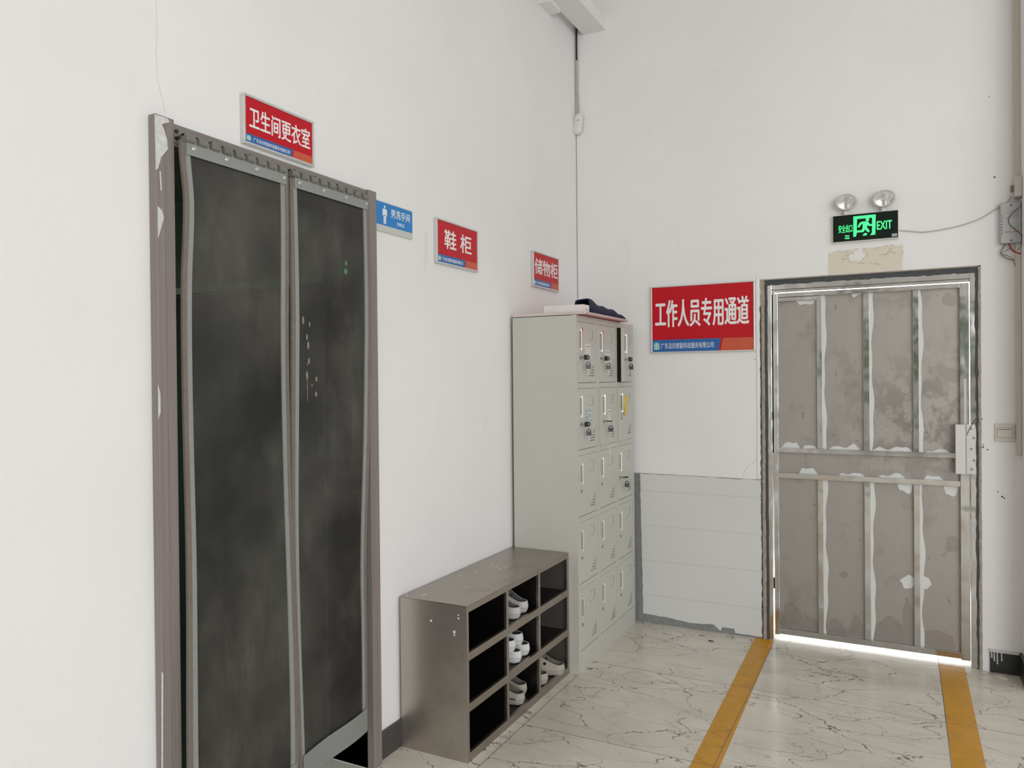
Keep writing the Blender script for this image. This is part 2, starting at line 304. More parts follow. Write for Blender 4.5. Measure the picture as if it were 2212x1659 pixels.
# ------------------------------------------------------------------ mesh helpers
class MB:
    def __init__(s): s.bm = bmesh.new()
    def box(s, x0, x1, y0, y1, z0, z1):
        v = [s.bm.verts.new(p) for p in ((x0,y0,z0),(x1,y0,z0),(x1,y1,z0),(x0,y1,z0),(x0,y0,z1),(x1,y0,z1),(x1,y1,z1),(x0,y1,z1))]
        for f in ((0,3,2,1),(4,5,6,7),(0,1,5,4),(1,2,6,5),(2,3,7,6),(3,0,4,7)): s.bm.faces.new([v[i] for i in f])
        return s
    def prism(s, pts, d):
        d = Vector(d); a = [s.bm.verts.new(Vector(p)) for p in pts]; b = [s.bm.verts.new(Vector(p) + d) for p in pts]; n = len(pts)
        s.bm.faces.new(a); s.bm.faces.new(list(reversed(b)))
        for i in range(n): s.bm.faces.new([a[i], b[i], b[(i+1) % n], a[(i+1) % n]])
        return s
    def tube(s, pts, r, seg=8, smooth=True):
        P = [Vector(p) for p in pts]
        if smooth and len(P) > 2:
            Q = []
            for i in range(len(P) - 1):
                p0 = P[max(i-1, 0)]; p1 = P[i]; p2 = P[i+1]; p3 = P[min(i+2, len(P)-1)]
                for k in range(6):
                    u = k / 6
                    Q.append(0.5 * ((2*p1) + (p2-p0)*u + (2*p0-5*p1+4*p2-p3)*u*u + (3*p1-p0-3*p2+p3)*u**3))
            Q.append(P[-1]); P = Q
        rings = []; up = None
        for i, p in enumerate(P):
            tdir = (P[min(i+1, len(P)-1)] - P[max(i-1, 0)]).normalized()
            if up is None: up = Vector((0, 0, 1)) if abs(tdir.z) < 0.9 else Vector((1, 0, 0))
            a = tdir.cross(up).normalized(); b = a.cross(tdir).normalized(); up = b
            rr = r[i] if isinstance(r, list) else r
            rings.append([s.bm.verts.new(p + a*math.cos(2*PI*k/seg)*rr + b*math.sin(2*PI*k/seg)*rr) for k in range(seg)])
        for A, B in zip(rings, rings[1:]):
            for k in range(seg): s.bm.faces.new([A[k], A[(k+1) % seg], B[(k+1) % seg], B[k]])
        s.bm.faces.new(list(reversed(rings[0]))); s.bm.faces.new(rings[-1])
        return s
    def cyl(s, c, axis, r, h, seg=24, r2=None):
        c = Vector(c); ax = {'x': Vector((1,0,0)), 'y': Vector((0,1,0)), 'z': Vector((0,0,1))}[axis] if isinstance(axis, str) else Vector(axis).normalized()
        t = Vector((0,0,1)) if abs(ax.z) < 0.9 else Vector((1,0,0)); a = ax.cross(t).normalized(); b = ax.cross(a)
        r2 = r if r2 is None else r2
        A = [s.bm.verts.new(c + (a*math.cos(2*PI*k/seg) + b*math.sin(2*PI*k/seg))*r) for k in range(seg)]
        B = [s.bm.verts.new(c + ax*h + (a*math.cos(2*PI*k/seg) + b*math.sin(2*PI*k/seg))*r2) for k in range(seg)]
        for k in range(seg): s.bm.faces.new([A[k], A[(k+1) % seg], B[(k+1) % seg], B[k]])
        s.bm.faces.new(list(reversed(A))); s.bm.faces.new(B)
        return s
    def rings(s, R, cap0=True, cap1=True, closed=True):
        V = [[s.bm.verts.new(p) for p in r] for r in R]
        for A, B in zip(V, V[1:]):
            n = len(A)
            for k in range(n if closed else n - 1): s.bm.faces.new([A[k], A[(k+1) % n], B[(k+1) % n], B[k]])
        if cap0: s.bm.faces.new(list(reversed(V[0])))
        if cap1: s.bm.faces.new(V[-1])
        return s
    def grid(s, fn, nu, nv, thick=None):
        V = [[s.bm.verts.new(fn(i/nu, j/nv)) for j in range(nv+1)] for i in range(nu+1)]
        for i in range(nu):
            for j in range(nv): s.bm.faces.new([V[i][j], V[i+1][j], V[i+1][j+1], V[i][j+1]])
        if thick:
            d = Vector(thick)
            U = [[s.bm.verts.new(Vector(fn(i/nu, j/nv)) + d) for j in range(nv+1)] for i in range(nu+1)]
            for i in range(nu):
                for j in range(nv): s.bm.faces.new([U[i][j+1], U[i+1][j+1], U[i+1][j], U[i][j]])
            for i in range(nu):
                s.bm.faces.new([V[i+1][0], V[i][0], U[i][0], U[i+1][0]]); s.bm.faces.new([V[i][nv], V[i+1][nv], U[i+1][nv], U[i][nv]])
            for j in range(nv):
                s.bm.faces.new([V[0][j], V[0][j+1], U[0][j+1], U[0][j]]); s.bm.faces.new([V[nu][j+1], V[nu][j], U[nu][j], U[nu][j+1]])
        return s
    def build(s, name, mat, parent=None, local=False, bevel=0.0, smooth=False, origin=None):
        bm = s.bm
        bmesh.ops.recalc_face_normals(bm, faces=bm.faces)
        me = bpy.data.meshes.new(name); o = bpy.data.objects.new(name, me); COL.objects.link(o)
        off = Vector((0, 0, 0))
        if parent is not None:
            o.parent = parent
            if not local: off = root_loc(parent)
        elif not local:
            if origin is None:
                xs = [v.co.x for v in bm.verts]; ys = [v.co.y for v in bm.verts]; zs = [v.co.z for v in bm.verts]
                origin = ((min(xs)+max(xs))/2, (min(ys)+max(ys))/2, min(zs))
            off = Vector(origin); o.location = off
        if off.length: bmesh.ops.translate(bm, verts=bm.verts, vec=-off)
        bm.to_mesh(me); bm.free(); me.materials.append(mat)
        if smooth:
            for p in me.polygons: p.use_smooth = True
        if bevel:
            md = o.modifiers.new('bevel', 'BEVEL'); md.width = bevel; md.segments = 2; md.limit_method = 'ANGLE'
        return o
def root_loc(o):
    l = Vector((0, 0, 0))
    while o is not None: l += o.location; o = o.parent
    return l
def tag(o, label=None, cat=None, group=None, kind=None):
    if label: o['label'] = label
    if cat: o['category'] = cat
    if group: o['group'] = group
    if kind: o['kind'] = kind
    return o
def thing(name, loc, label, cat, group=None, rotz=0.0):
    o = bpy.data.objects.new(name, None); COL.objects.link(o); o.location = loc; o.rotation_euler = (0, 0, rotz); o.empty_display_size = 0.05
    return tag(o, label, cat, group)
def structure(o): o['kind'] = 'structure'; return o

# text fitted into a rectangle of a wall plane; frame = (origin, u, v, n)
FR_L = (Vector((0, 0, 0)), Vector((0, 1, 0)), Vector((0, 0, 1)), Vector((1, 0, 0)))
FR_B = (Vector((0, 0, 0)), Vector((1, 0, 0)), Vector((0, 0, 1)), Vector((0, -1, 0)))
def text_part(name, body, u0, u1, v0, v1, h, fr, mat, parent, bold=0.0, th=0.0006, flip=False, gap=None):
    cu = bpy.data.curves.new(name, 'FONT'); cu.body = body; cu.size = 1.0; cu.resolution_u = 4
    if gap: cu.space_character = gap
    to = bpy.data.objects.new(name + '_tmp', cu); COL.objects.link(to)
    bpy.context.view_layer.update()
    me = bpy.data.meshes.new_from_object(to.evaluated_get(bpy.context.evaluated_depsgraph_get()))
    bpy.data.objects.remove(to); bpy.data.curves.remove(cu)
    xs = [v.co.x for v in me.vertices]; ys = [v.co.y for v in me.vertices]
    a, b, c, d = min(xs), max(xs), min(ys), max(ys)
    bm = bmesh.new(); bm.from_mesh(me); bpy.data.meshes.remove(me)
    O, U, V, Nn = fr
    for v in bm.verts:
        fu = (v.co.x - a) / (b - a); fv = (v.co.y - c) / (d - c)
        if flip: fu = 1 - fu; fv = 1 - fv
        v.co = O + U * (u0 + fu * (u1 - u0)) + V * (v0 + fv * (v1 - v0)) + Nn * h
    if bold:
        g0 = bm.verts[:] + bm.edges[:] + bm.faces[:]; em = (v1 - v0) * bold
        for k_, (du, dv) in enumerate(((1, 0), (-1, 0), (0, .8), (0, -.8))):
            d_ = bmesh.ops.duplicate(bm, geom=g0)
            bmesh.ops.translate(bm, verts=[e for e in d_['geom'] if isinstance(e, bmesh.types.BMVert)], vec=U*du*em + V*dv*em + Nn*0.00003*(k_ + 1))
    r = bmesh.ops.extrude_face_region(bm, geom=bm.faces[:])
    bmesh.ops.translate(bm, verts=[e for e in r['geom'] if isinstance(e, bmesh.types.BMVert)], vec=Nn * th)
    x = MB(); x.bm.free(); x.bm = bm
    if parent is None: return x
    return x.build(name, mat, parent)
def quad_part(name, pts, h, th, fr, mat, parent, bevel=0.0):
    O, U, V, Nn = fr
    return MB().prism([O + U*p[0] + V*p[1] + Nn*h for p in pts], Nn*th).build(name, mat, parent, bevel=bevel)

# ------------------------------------------------------------------ room shell
H = 4.5
structure(MB().box(-4, 7, -10, 0.2, -0.1, 0.0).build('floor', M['floor'], origin=(0, 0, 0)))
structure(MB().box(-1.5, 5, 0.2, 6, -0.1, -0.004).build('ground_outside', M['conc']))
structure(MB().box(-4, 7, -10, 0.2, H, H + 0.1).build('ceiling', M['ceil']))
m = MB(); m.box(-0.2, 0, -10, -3.083, 0, H); m.box(-0.2, 0, -2.201, 0, 0, H); m.box(-0.2, 0, -3.083, -2.201, 2.235, H)
structure(m.build('wall_left', M['wall'], origin=(0, 0, 0)))
m = MB(); m.box(-4, 1.163, 0, 0.2, 0, H); m.box(2.218, 7, 0, 0.2, 0, H); m.box(1.163, 2.218, 0, 0.2, 2.078, H)
structure(m.build('wall_back', M['wall_b'], origin=(0, 0, 0)))
m = MB(); m.box(0, 1.0, -9.7, -9.5, 0, H); m.box(3.4, 7, -9.7, -9.5, 0, H); m.box(1.0, 3.4, -9.7, -9.5, 2.6, H)
structure(m.build('wall_rear', M['wall'], origin=(0, -9.6, 0)))
structure(MB().box(2.402, 2.6, -0.2, 0, 0, H).build('wall_right', M['wall'], origin=(0, 0, 0)))
structure(MB().box(2.388, 2.402, -0.2, 0, 0, 0.115).build('baseboard_right', M['tile_k']))
structure(MB().box(0, 0.012, -2.148, -0.002, 0, 0.112).build('baseboard_left', M['tile_d'], bevel=0.002))
m = MB(); m.box(2.262, 2.386, -0.012, 0, 0, 0.108)
bb = structure(m.build('baseboard_back', M['tile_k'], bevel=0.002))
m = MB()
for x, l in ((2.268, .034), (2.279, .048), (2.292, .062), (2.311, .044)):
    m.tube([(x, -0.0135, 0.112), (x + .001, -0.0135, 0.108 - l)], [0.0028, 0.0034], 8, False)
m.box(2.258, 2.386, -0.0135, 0, 0.105, 0.117)
o = m.build('paint_drips', M['smear'], bb); o['label'] = 'white paint drips'

# lower skim-plaster panel on the back wall, with its cement border
def jag(pts, amp, n=10, seed=1):
    rr = random.Random(seed); out = []
    for i in range(len(pts)):
        a = Vector(pts[i]); b = Vector(pts[(i+1) % len(pts)])
        k = max(1, int((b - a).length * n))
        for j in range(k):
            p = a.lerp(b, j / k)
            if j: p = p + Vector((rr.uniform(-amp, amp), 0, rr.uniform(-amp, amp)))
            out.append(p)
    return out
m = MB(); m.prism([(0.0, -0.001, 0.0), (1.15, -0.001, 0.0), (1.15, -0.001, 0.925), (0.0, -0.001, 0.93)], (0, -0.002, 0))
structure(m.build('trim_1', M['cement']))
pp = [(0.425, -0.0032, 0.055), (0.60, -0.0032, 0.048), (0.72, -0.0032, 0.035), (0.86, -0.0032, 0.045), (0.90, -0.0032, 0.012), (0.91, -0.0032, 0.036), (0.98, -0.0032, 0.036), (0.985, -0.0032, 0.014), (1.14, -0.0032, 0.012), (1.146, -0.0032, 0.922), (0.412, -0.0032, 0.926)]
m = MB(); m.prism(jag(pp, 0.0025, 30, 3), (0, -0.004, 0))
structure(m.build('trim_2', M['plaster']))
m = MB()
for z in (0.82, 0.606, 0.39, 0.175): m.box(0.413, 1.145, -0.0080, -0.0070, z - 0.0012, z + 0.0012)
structure(m.build('trim_3', simple('plaster_seam', (0.50, 0.50, 0.49), 0.8)))
# scraped tan patch over the door
m = MB(); m.prism(jag([(1.505, -0.0005, 2.088), (1.874, -0.0005, 2.089), (1.877, -0.0005, 2.226), (1.70, -0.0005, 2.218), (1.58, -0.0005, 2.222), (1.506, -0.0005, 2.205)], 0.003, 40, 5), (0, -0.0012, 0))
structure(m.build('trim_4', M['tan']))
# vertical filler strip and broken plaster edges round the door opening
m = MB(); m.prism(jag([(1.119, -0.001, 0.93), (1.141, -0.001, 0.93), (1.139, -0.001, 2.112), (1.127, -0.001, 2.114), (1.119, -0.001, 2.095)], 0.002, 12, 8), (0, -0.004, 0))
structure(m.build('trim_5', M['wall']))
def ragged_strip(x0, x1, z0, z1, y, d, amp, seed, n=60):
    rr = random.Random(seed); A = []; B = []
    for i in range(n + 1):
        z = z0 + (z1 - z0) * i / n
        A.append((x0 + rr.uniform(-amp, amp), y, z)); B.append((x1 + rr.uniform(-amp*0.5, amp*0.5), y, z))
    return MB().prism(A + B[::-1], (0, d, 0))
structure(ragged_strip(1.141, 1.163, 0.0, 2.083, -0.001, -0.004, 0.004, 11).build('trim_6', M['rawedge']))
structure(ragged_strip(1.1385, 1.1455, 0.0, 1.93, -0.0045, -0.003, 0.003, 12, 90).build('trim_7', M['darkgap']))
structure(ragged_strip(1.1615, 1.176, 0.0, 2.05, 0.0, 0.02, 0.003, 13).build('trim_8', M['darkgap']))
structure(ragged_strip(2.2165, 2.229, 0.0, 2.082, -0.001, -0.003, 0.002, 14).build('trim_9', M['rawedge']))
structure(ragged_strip(2.206, 2.2185, 0.0, 2.055, 0.0, 0.02, 0.003, 15).build('trim_10', M['darkgap']))
A = []; B = []; rr = random.Random(4)
for i in range(61):
    x = 1.163 + 1.055 * i / 60; A.append((x, 0.002, 2.051 + rr.uniform(-.003, .003))); B.append((x, 0.002, 2.078))
structure(MB().prism(A + B[::-1], (0, 0.02, 0)).build('trim_11', M['darkgap']))  # shadow under the opening's head, painted in as a dark strip
structure(MB().box(1.14, 2.23, -0.004, 0.0, 2.078, 2.084).build('trim_12', M['rawedge']))
# small holes, chips and an old glue stain on the walls
m = MB()
for px, pz, r_ in ((2.292, 2.527, .006), (2.256, 1.137, .005), (2.236, 1.150, .006), (2.238, 1.162, .004), (2.233, 1.294, .004), (2.300, .925, .004), (2.318, .900, .006), (2.327, .893, .005), (1.107, 1.622, .004), (2.270, 2.94, .003)):
    m.cyl((px, 0.0, pz), 'y', r_ * .75, -0.0006, 10)
structure(m.build('trim_16', M['darkgap']))
structure(MB().prism(jag([(0.000,-1.763,2.178), (0.000,-1.740,2.182), (0.000,-1.743,2.058), (0.000,-1.754,2.020), (0.000,-1.770,1.973), (0.000,-1.776,2.054)], 0.0, 5, 2), (0.0004, 0, 0)).build('trim_17', simple('old_glue_stain', (0.74, 0.725, 0.68), 0.7)))
# hairline cracks
structure(MB().tube([(0.000,-3.114,2.605), (0.000,-3.112,2.528), (0.000,-3.116,2.448), (-0.000,-3.111,2.378), (0.000,-3.098,2.334), (0.000,-3.088,2.292)], 0.0006, 5).build('trim_13', simple('hairline_crack', (0.5, 0.48, 0.45), 0.9)))
structure(MB().tube([(1.030,-0.000,0.925), (1.054,-0.000,0.986), (1.096,-0.000,1.026), (1.138,-0.000,1.065)], 0.0006, 5).build('trim_14', M['cement']))

structure(MB().box(-3.6, -0.2, -4.7, -0.9, 0.0, 0.003).build('floor_washroom', simple('dark_floor_sheet', (0.035, 0.036, 0.034), 0.4, var=0.3, vscale=6)))  # thin near-black sheet laid over the marble inside the washroom
# ------------------------------------------------------------------ concrete beam and tray high in the corner
bo = MB().box(0.056, 0.207, -4.5, 0.0, 3.728, 3.80).build('roof_beam', M['wall_b'])
tag(bo, 'white boxed beam meeting the back wall high in the corner', 'beam')
bo = MB().box(0.0, 0.07, -0.56, -0.40, 3.70, 3.90).build('beam_bracket', M['wall_b'])
tag(bo, 'white bracket beside the boxed beam, fixed to the left wall', 'bracket')

# motion sensor in the corner, with its cables
sn = thing('motion_sensor', (0.022, -0.03, 3.10), 'small white oval motion sensor hanging in the room corner below the beam', 'sensor')
def oval(y, k):
    c = Vector((0.024, 0, 3.155)); out = []
    for q in range(28):
        t_ = 2*PI*q/28; x = 0.031*k*math.cos(t_); z = 0.031*k*math.sin(t_) + (0.036 if math.sin(t_) > 0 else -0.036)
        out.append((c.x + x + 0.12*z, y, c.z + z))
    return out
MB().rings([oval(-.002, .95), oval(-.02, 1.0), oval(-.034, .96), oval(-.043, .75), oval(-.046, .4)]).build('sensor_body', M['plastic'], sn, smooth=True)
MB().box(0.028, 0.042, -0.0475, -0.045, 3.171, 3.176).build('indicator', M['ink'], sn)
MB().box(0.001, 0.010, -0.03, -0.012, 3.14, 3.20).build('wall_bracket', M['plastic'], sn)
o = MB().tube([(0.012, -0.012, 3.575), (0.009, -0.012, 3.50), (0.010, -0.012, 3.35), (0.014, -0.012, 3.215)], 0.0055, 8).build('sensor_cable', M['wire_w']); tag(o, 'thicker pale cable running down the corner to the motion sensor', 'cable')
o = MB().tube([(0.018, -0.010, 3.575), (0.018, -0.010, 3.42), (0.020, -0.010, 3.33), (0.027, -0.012, 3.215)], 0.003, 8).build('sensor_cable', M['wire_w']); tag(o, 'thin pale cable beside the thicker one above the motion sensor', 'cable')
o = MB().tube([(0.014, -0.014, 3.90), (0.014, -0.014, 3.57)], 0.006, 8, False).build('black_cable', M['black']); tag(o, 'black cable in the corner between the beam and the pale sensor cables', 'cable')
structure(MB().box(0.0, 0.0035, -0.0035, 0.0, 1.9, 3.1).build('trim_15', M['ink']))
# ------------------------------------------------------------------ washroom behind the curtain
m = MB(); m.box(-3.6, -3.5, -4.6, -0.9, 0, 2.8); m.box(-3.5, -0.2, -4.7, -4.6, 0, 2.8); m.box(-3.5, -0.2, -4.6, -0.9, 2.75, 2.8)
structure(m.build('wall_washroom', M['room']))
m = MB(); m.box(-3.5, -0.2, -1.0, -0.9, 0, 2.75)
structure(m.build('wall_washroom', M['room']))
ct = thing('toilet_cubicle', (-1.4, -1.3, 0), 'dark cubicle with a pale head rail seen through the door curtain', 'cubicle')
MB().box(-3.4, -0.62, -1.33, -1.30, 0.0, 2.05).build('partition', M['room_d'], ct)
MB().box(-3.4, -0.21, -1.36, -1.30, 2.06, 2.10).build('head_rail', simple('pale_rail', (0.42, 0.46, 0.42), 0.5), ct)
MB().box(-0.62, -0.59, -1.37, -1.30, 0.0, 2.06).build('post', simple('pale_post', (0.5, 0.55, 0.5), 0.5), ct)
wd = thing('washroom_door_edge', (-1.9, -2.4, 0), 'pale upright door edge seen through the gap left of the curtain', 'door edge')
MB().box(-1.93, -1.90, -2.42, -2.38, 0.0, 2.10).build('edge_strip', simple('pale_door_edge', (0.7, 0.75, 0.7), 0.5), wd)

# ------------------------------------------------------------------ curtain doorway in the left wall
d1 = bpy.data.objects.new('door_1', None); COL.objects.link(d1); d1.location = (0, -2.642, 0); structure(d1)
m = MB(); m.box(-0.2, 0.03, -3.113, -3.083, 0, 2.272); m.box(0.001, 0.03, -3.145, -3.113, 0, 2.272)
m.build('door_jamb', M['grain'], d1, bevel=0.002)
m = MB(); m.box(-0.2, 0.03, -2.201, -2.171, 0, 2.265); m.box(0.001, 0.03, -2.171, -2.148, 0, 2.265)
m.build('door_jamb', M['grain'], d1, bevel=0.002)
m = MB(); m.box(-0.2, 0.022, -3.083, -2.201, 2.2, 2.235); m.box(0.001, 0.022, -3.083, -2.201, 2.235, 2.264)
m.build('door_header', M['grain_h'], d1, bevel=0.002)
# torn filler on the left jamb
def flat_x(pix, x, d): return MB().prism(pix, (d, 0, 0))
o = flat_x([(0.030,-3.147,2.268), (0.030,-3.105,2.269), (0.031,-3.099,2.260), (0.030,-3.125,2.247), (0.030,-3.117,2.234), (0.031,-3.109,2.210), (0.031,-3.106,2.182), (0.030,-3.128,2.153), (0.030,-3.137,2.122), (0.030,-3.145,2.113)], 0, 0.001).build('filler_smear', M['smear'], d1); o['label'] = 'torn white filler'
o = flat_x([(0.031,-3.142,2.015), (0.030,-3.127,2.005), (0.030,-3.121,1.986), (0.030,-3.134,1.945), (0.030,-3.141,1.924)], 0, 0.001).build('filler_smear', M['smear'], d1); o['label'] = 'torn white filler'
o = MB().tube([(0.031,-3.132,2.113), (0.031,-3.129,2.060)], 0.002, 6, False).build('filler_smear', M['smear'], d1)
o = flat_x([(0.030,-3.147,0.717), (0.031,-3.143,0.709), (0.031,-3.148,0.447), (0.030,-3.151,0.448)], 0, 0.001).build('filler_smear', M['smear'], d1)
o = flat_x([(0.030,-3.147,1.518), (0.030,-3.140,1.492), (0.030,-3.140,1.441), (0.030,-3.147,1.422)], 0, 0.001).build('filler_smear', M['smear'], d1)

M['splash'] = simple('dried_grey_splash', (0.24, 0.22, 0.19), 0.6); M['mark_green'] = simple('dull_green_sticker', (0.07, 0.22, 0.12), 0.5)
MK = [(p[1], p[2], a_, b_) for p, a_, b_ in zip([(0.050,-2.591,1.731), (0.050,-2.562,1.718), (0.050,-2.574,1.674), (0.050,-2.568,1.646), (0.050,-2.564,1.592), (0.050,-2.571,1.581), (0.050,-2.572,1.542), (0.050,-2.570,1.496), (0.050,-2.528,1.529), (0.050,-2.529,1.477), (0.050,-2.549,1.508)], (.0045, .003, .004, .005, .0045, .002, .005, .0012, .005, .005, .0025), (.014, .010, .011, .014, .010, .005, .016, .045, .009, .009, .005))]
MG = [(p[1], p[2], a_, b_) for p, a_, b_ in zip([(0.050,-2.357,1.956), (0.050,-2.360,1.926)], (.006, .009), (.009, .011))]
rail = thing('curtain_hanging_rail', (0.03, -2.64, 2.2), 'dusty steel hook rail screwed across the head of the curtained doorway', 'curtain rail')
MB().box(0.022, 0.026, -3.078, -2.206, 2.207, 2.247).build('back_plate', M['galv_d'], rail, bevel=0.001)
for y, z in [(y, 2.241) for y in (-2.95, -2.80, -2.60, -2.50, -2.38, -2.27)] + [(y, z) for z in (2.242, 2.222) for y in (-3.073, -2.209)]:
    MB().cyl((0.026, y, z), 'x', 0.0055, 0.004, 12).build('screw', M['black'], rail)
def hooks(y0, y1, n):
    pitch = (y1 - y0) / n
    for i in range(n):
        a = y0 + i * pitch; w = pitch * 0.70
        R = []
        for yy in (a, a + w):
            R.append([(0.026 + 0.024 + 0.0135 * math.cos(t_), yy, 2.222 + 0.0125 * math.sin(t_)) for t_ in [2*PI*k/14 for k in range(14)]])
        m = MB(); m.rings(R); m.box(0.024, 0.052, a, a + w, 2.229, 2.2345)
        m.build('hook', M['galv_d'], rail, smooth=False)
hooks(-3.068, -2.656, 9); hooks(-2.644, -2.222, 9)

def interp(tab, z):
    tab = sorted(tab)
    if z <= tab[0][0]: return tab[0][1]
    for (a, b), (c, d) in zip(tab, tab[1:]):
        if z <= c:
            u = (z - a) / (c - a); u = u*u*(3 - 2*u); return b + (d - b) * u
    return tab[-1][1]
def curtain(yl, yr, ztop, zbot_l, zbot_r, label, ptop, seed, marks=()):
    root = thing('plastic_door_curtain', (0.045, (interp(yl, 1) + interp(yr, 1)) / 2, zbot_l), label, 'door curtain', 'dark plastic curtains in the doorway')
    def fx(s, z):
        k = max(0.0, min(1.0, (ztop - z) / 0.5))
        return 0.045 + k * (0.006 * math.sin(3.1*z + seed) + 0.004 * math.sin(7.3 * s + 2.2 * z + seed))
    def pt(s, r):
        zb = zbot_l + (zbot_r - zbot_l) * s; z = zb + (ztop - zb) * r
        a = interp(yl, z); b = interp(yr, z)
        return (fx(s, z), a + (b - a) * s, z)
    MB().grid(pt, 14, 50, (-0.0012, 0, 0)).build('sheet', M['film'], root, smooth=True)
    for side, (s0, s1, s2) in (('l', (-0.012, 0.026, 0.068)), ('r', (1.012, 0.974, 0.932))):
        def st(a, b, h, th):
            def f(u, r):
                s = a + (b - a) * u; p = pt(s, r); return (p[0] + h, p[1], p[2])
            return MB().grid(f, 2, 60, (th, 0, 0))
        st(s0, s1, -0.004, 0.009).build('edge_binding', M['strip_b'], root, smooth=False)
        st(s1, s2, -0.004, 0.008).build('magnetic_strip', M['strip'], root, smooth=False)
    y0 = interp(yl, ztop) + 0.004; y1 = interp(yr, ztop) - 0.006
    m = MB(); m.box(0.050, 0.0535, y0 + .01, y1, 2.176, 2.212); m.box(0.038, 0.041, y0 + .01, y1, 2.176, 2.212)
    n = 9
    for i in range(n):
        ha, hb = (-3.068, -2.656) if interp(yl, 1) < -2.9 else (-2.644, -2.222)
        a = ha + (hb - ha) / 9 * (i + .85) - .0045
        m.box(0.050, 0.0535, a, a + 0.009, 2.21, 2.228)
    cl = m.build('clamp_plate', M['galv'], root, bevel=0.0008)
    for i in range(4):
        y = y0 + 0.03 + (y1 - y0 - 0.045) * i / 3
        m = MB(); m.cyl((0.0535, y, 2.196), 'x', 0.0065, 0.004, 6); m.cyl((0.0575, y, 2.196), 'x', 0.0035, 0.006, 10)
        m.build('bolt', M['screw'], cl)
    for (my, mz, ry, rz, mm, nm) in marks:
        s_ = (my - interp(yl, mz)) / (interp(yr, mz) - interp(yl, mz)); xx = fx(s_, mz) + .0003
        MB().prism([(xx, my + ry*math.cos(t_), mz + rz*math.sin(t_)) for t_ in [2*PI*q/14 for q in range(14)]], (.0007, 0, 0)).build(nm, mm, root)
    if ptop:
        def f(u, r):
            s = 0.03 + 0.95 * u; p0 = pt(s, 0); zt = ptop[0] + (ptop[1] - ptop[0]) * u; zb = ptop[2] + (ptop[3] - ptop[2]) * u
            return (p0[0] + 0.006, p0[1], zb + (zt - zb) * r)
        MB().grid(f, 8, 2, (0.003, 0, 0)).build('bottom_plate', M['galv'], root)
    return root
curtain([(2.21, -3.074), (2.03, -3.060), (1.8, -3.068), (1.16, -3.066), (.42, -3.080), (.15, -3.078)], [(2.21, -2.658), (1.2, -2.652), (.2, -2.648)], 2.214, 0.13, 0.17,
        'left dark plastic curtain panel with scuffed bottom and wavy outer edge', (0.205, 0.245, 0.13, 0.17), 0.3)
curtain([(2.21, -2.640), (1.2, -2.638), (.2, -2.632)], [(2.21, -2.226), (1.4, -2.229), (.68, -2.255), (.15, -2.269)], 2.208, 0.165, 0.19,
        'right dark plastic curtain panel with green sticker marks and grey bottom plate', (0.250, 0.278, 0.165, 0.190), 1.9,
        [(y_, z_, a_, b_, M['splash'], 'splash_mark') for y_, z_, a_, b_ in MK] + [(y_, z_, a_, b_, M['mark_green'], 'green_sticker') for y_, z_, a_, b_ in MG])

# ------------------------------------------------------------------ signs
def company_strip(root, fr, u0, u1, v0, v1, h, tsplit=(0.69, 0.665), usz=(0.09, 0.62)):
    w = u1 - u0; hh = v1 - v0; s1, s2 = tsplit; vt = v0 + 0.185 * hh
    quad_part('blue_strip', [(u0, v0), (u0 + s2*w, v0), (u0 + s1*w, vt), (u0, vt)], h, 0.0006, fr, M['blue'], root)
    quad_part('orange_block', [(u0 + (s2+.02)*w, v0), (u1, v0), (u1, vt), (u0 + (s1+.02)*w, vt)], h, 0.0006, fr, M['orange'], root)
    a = u0 + 0.015*w; b = u0 + 0.075*w; c = v0 + 0.03*hh; d = v0 + 0.15*hh
    lg = quad_part('emblem', [(a, c), (b, c), (b, d), (a, d)], h + 0.0006, 0.0005, fr, M['teal'], root)
    O, U, V, Nn = fr; m = MB(); W_ = b - a; H_ = d - c
    def r(x0, x1, y0, y1):
        m.prism([O + U*(a + x*W_) + V*(c + y*H_) + Nn*(h + 0.0011) for x, y in ((x0,y0),(x1,y0),(x1,y1),(x0,y1))], Nn*0.0005)
    r(.06, .16, .2, .72); r(.06, .42, .18, .26); r(.18, .42, .66, .74); r(.44, .56, .18, .92); r(.58, .9, .66, .74); r(.82, .92, .2, .74); r(.58, .9, .18, .26); r(.28, .34, .3, .62); r(.68, .74, .3, .62); r(.12, .88, .06, .1)
    m.build('emblem_lines', M['cream'], lg)
    text_part('company_lettering', '广东洁白智能科技服务有限公司', u0 + usz[0]*w, u0 + usz[1]*w, v0 + 0.045*hh, v0 + 0.135*hh, h + 0.0006, fr, M['white'], root, 0.0)
def red_sign(name, fr, u0, u1, v0, v1, text, box, label, fw=0.010, depth=0.018, group=None, spacing=None, usz=(0.09, 0.62)):
    O, U, V, Nn = fr
    root = thing(name, O + U*(u0+u1)/2 + V*v0, label, 'sign', group)
    m = MB()
    for a, b, c, d in ((u0, u1, v0, v0+fw), (u0, u1, v1-fw, v1), (u0, u0+fw, v0+fw, v1-fw), (u1-fw, u1, v0+fw, v1-fw)):
        m.prism([O + U*x + V*y + Nn*0.001 for x, y in ((a,c),(b,c),(b,d),(a,d))], Nn*(depth-0.001))
    m.build('frame', M['alu'], root, bevel=0.0015)
    a, b, c, d = u0+fw, u1-fw, v0+fw, v1-fw
    quad_part('face_panel', [(a,c),(b,c),(b,d),(a,d)], 0.002, depth-0.006, fr, M['red'], root)
    h = depth - 0.004
    company_strip(root, fr, a, b, c, d, h, usz=usz)
    w = b - a; hh = d - c
    text_part('lettering', text, a + box[0]*w, a + box[1]*w, d - box[3]*hh, d - box[2]*hh, h, fr, M['white'], root, 0.016, gap=spacing)
    return root
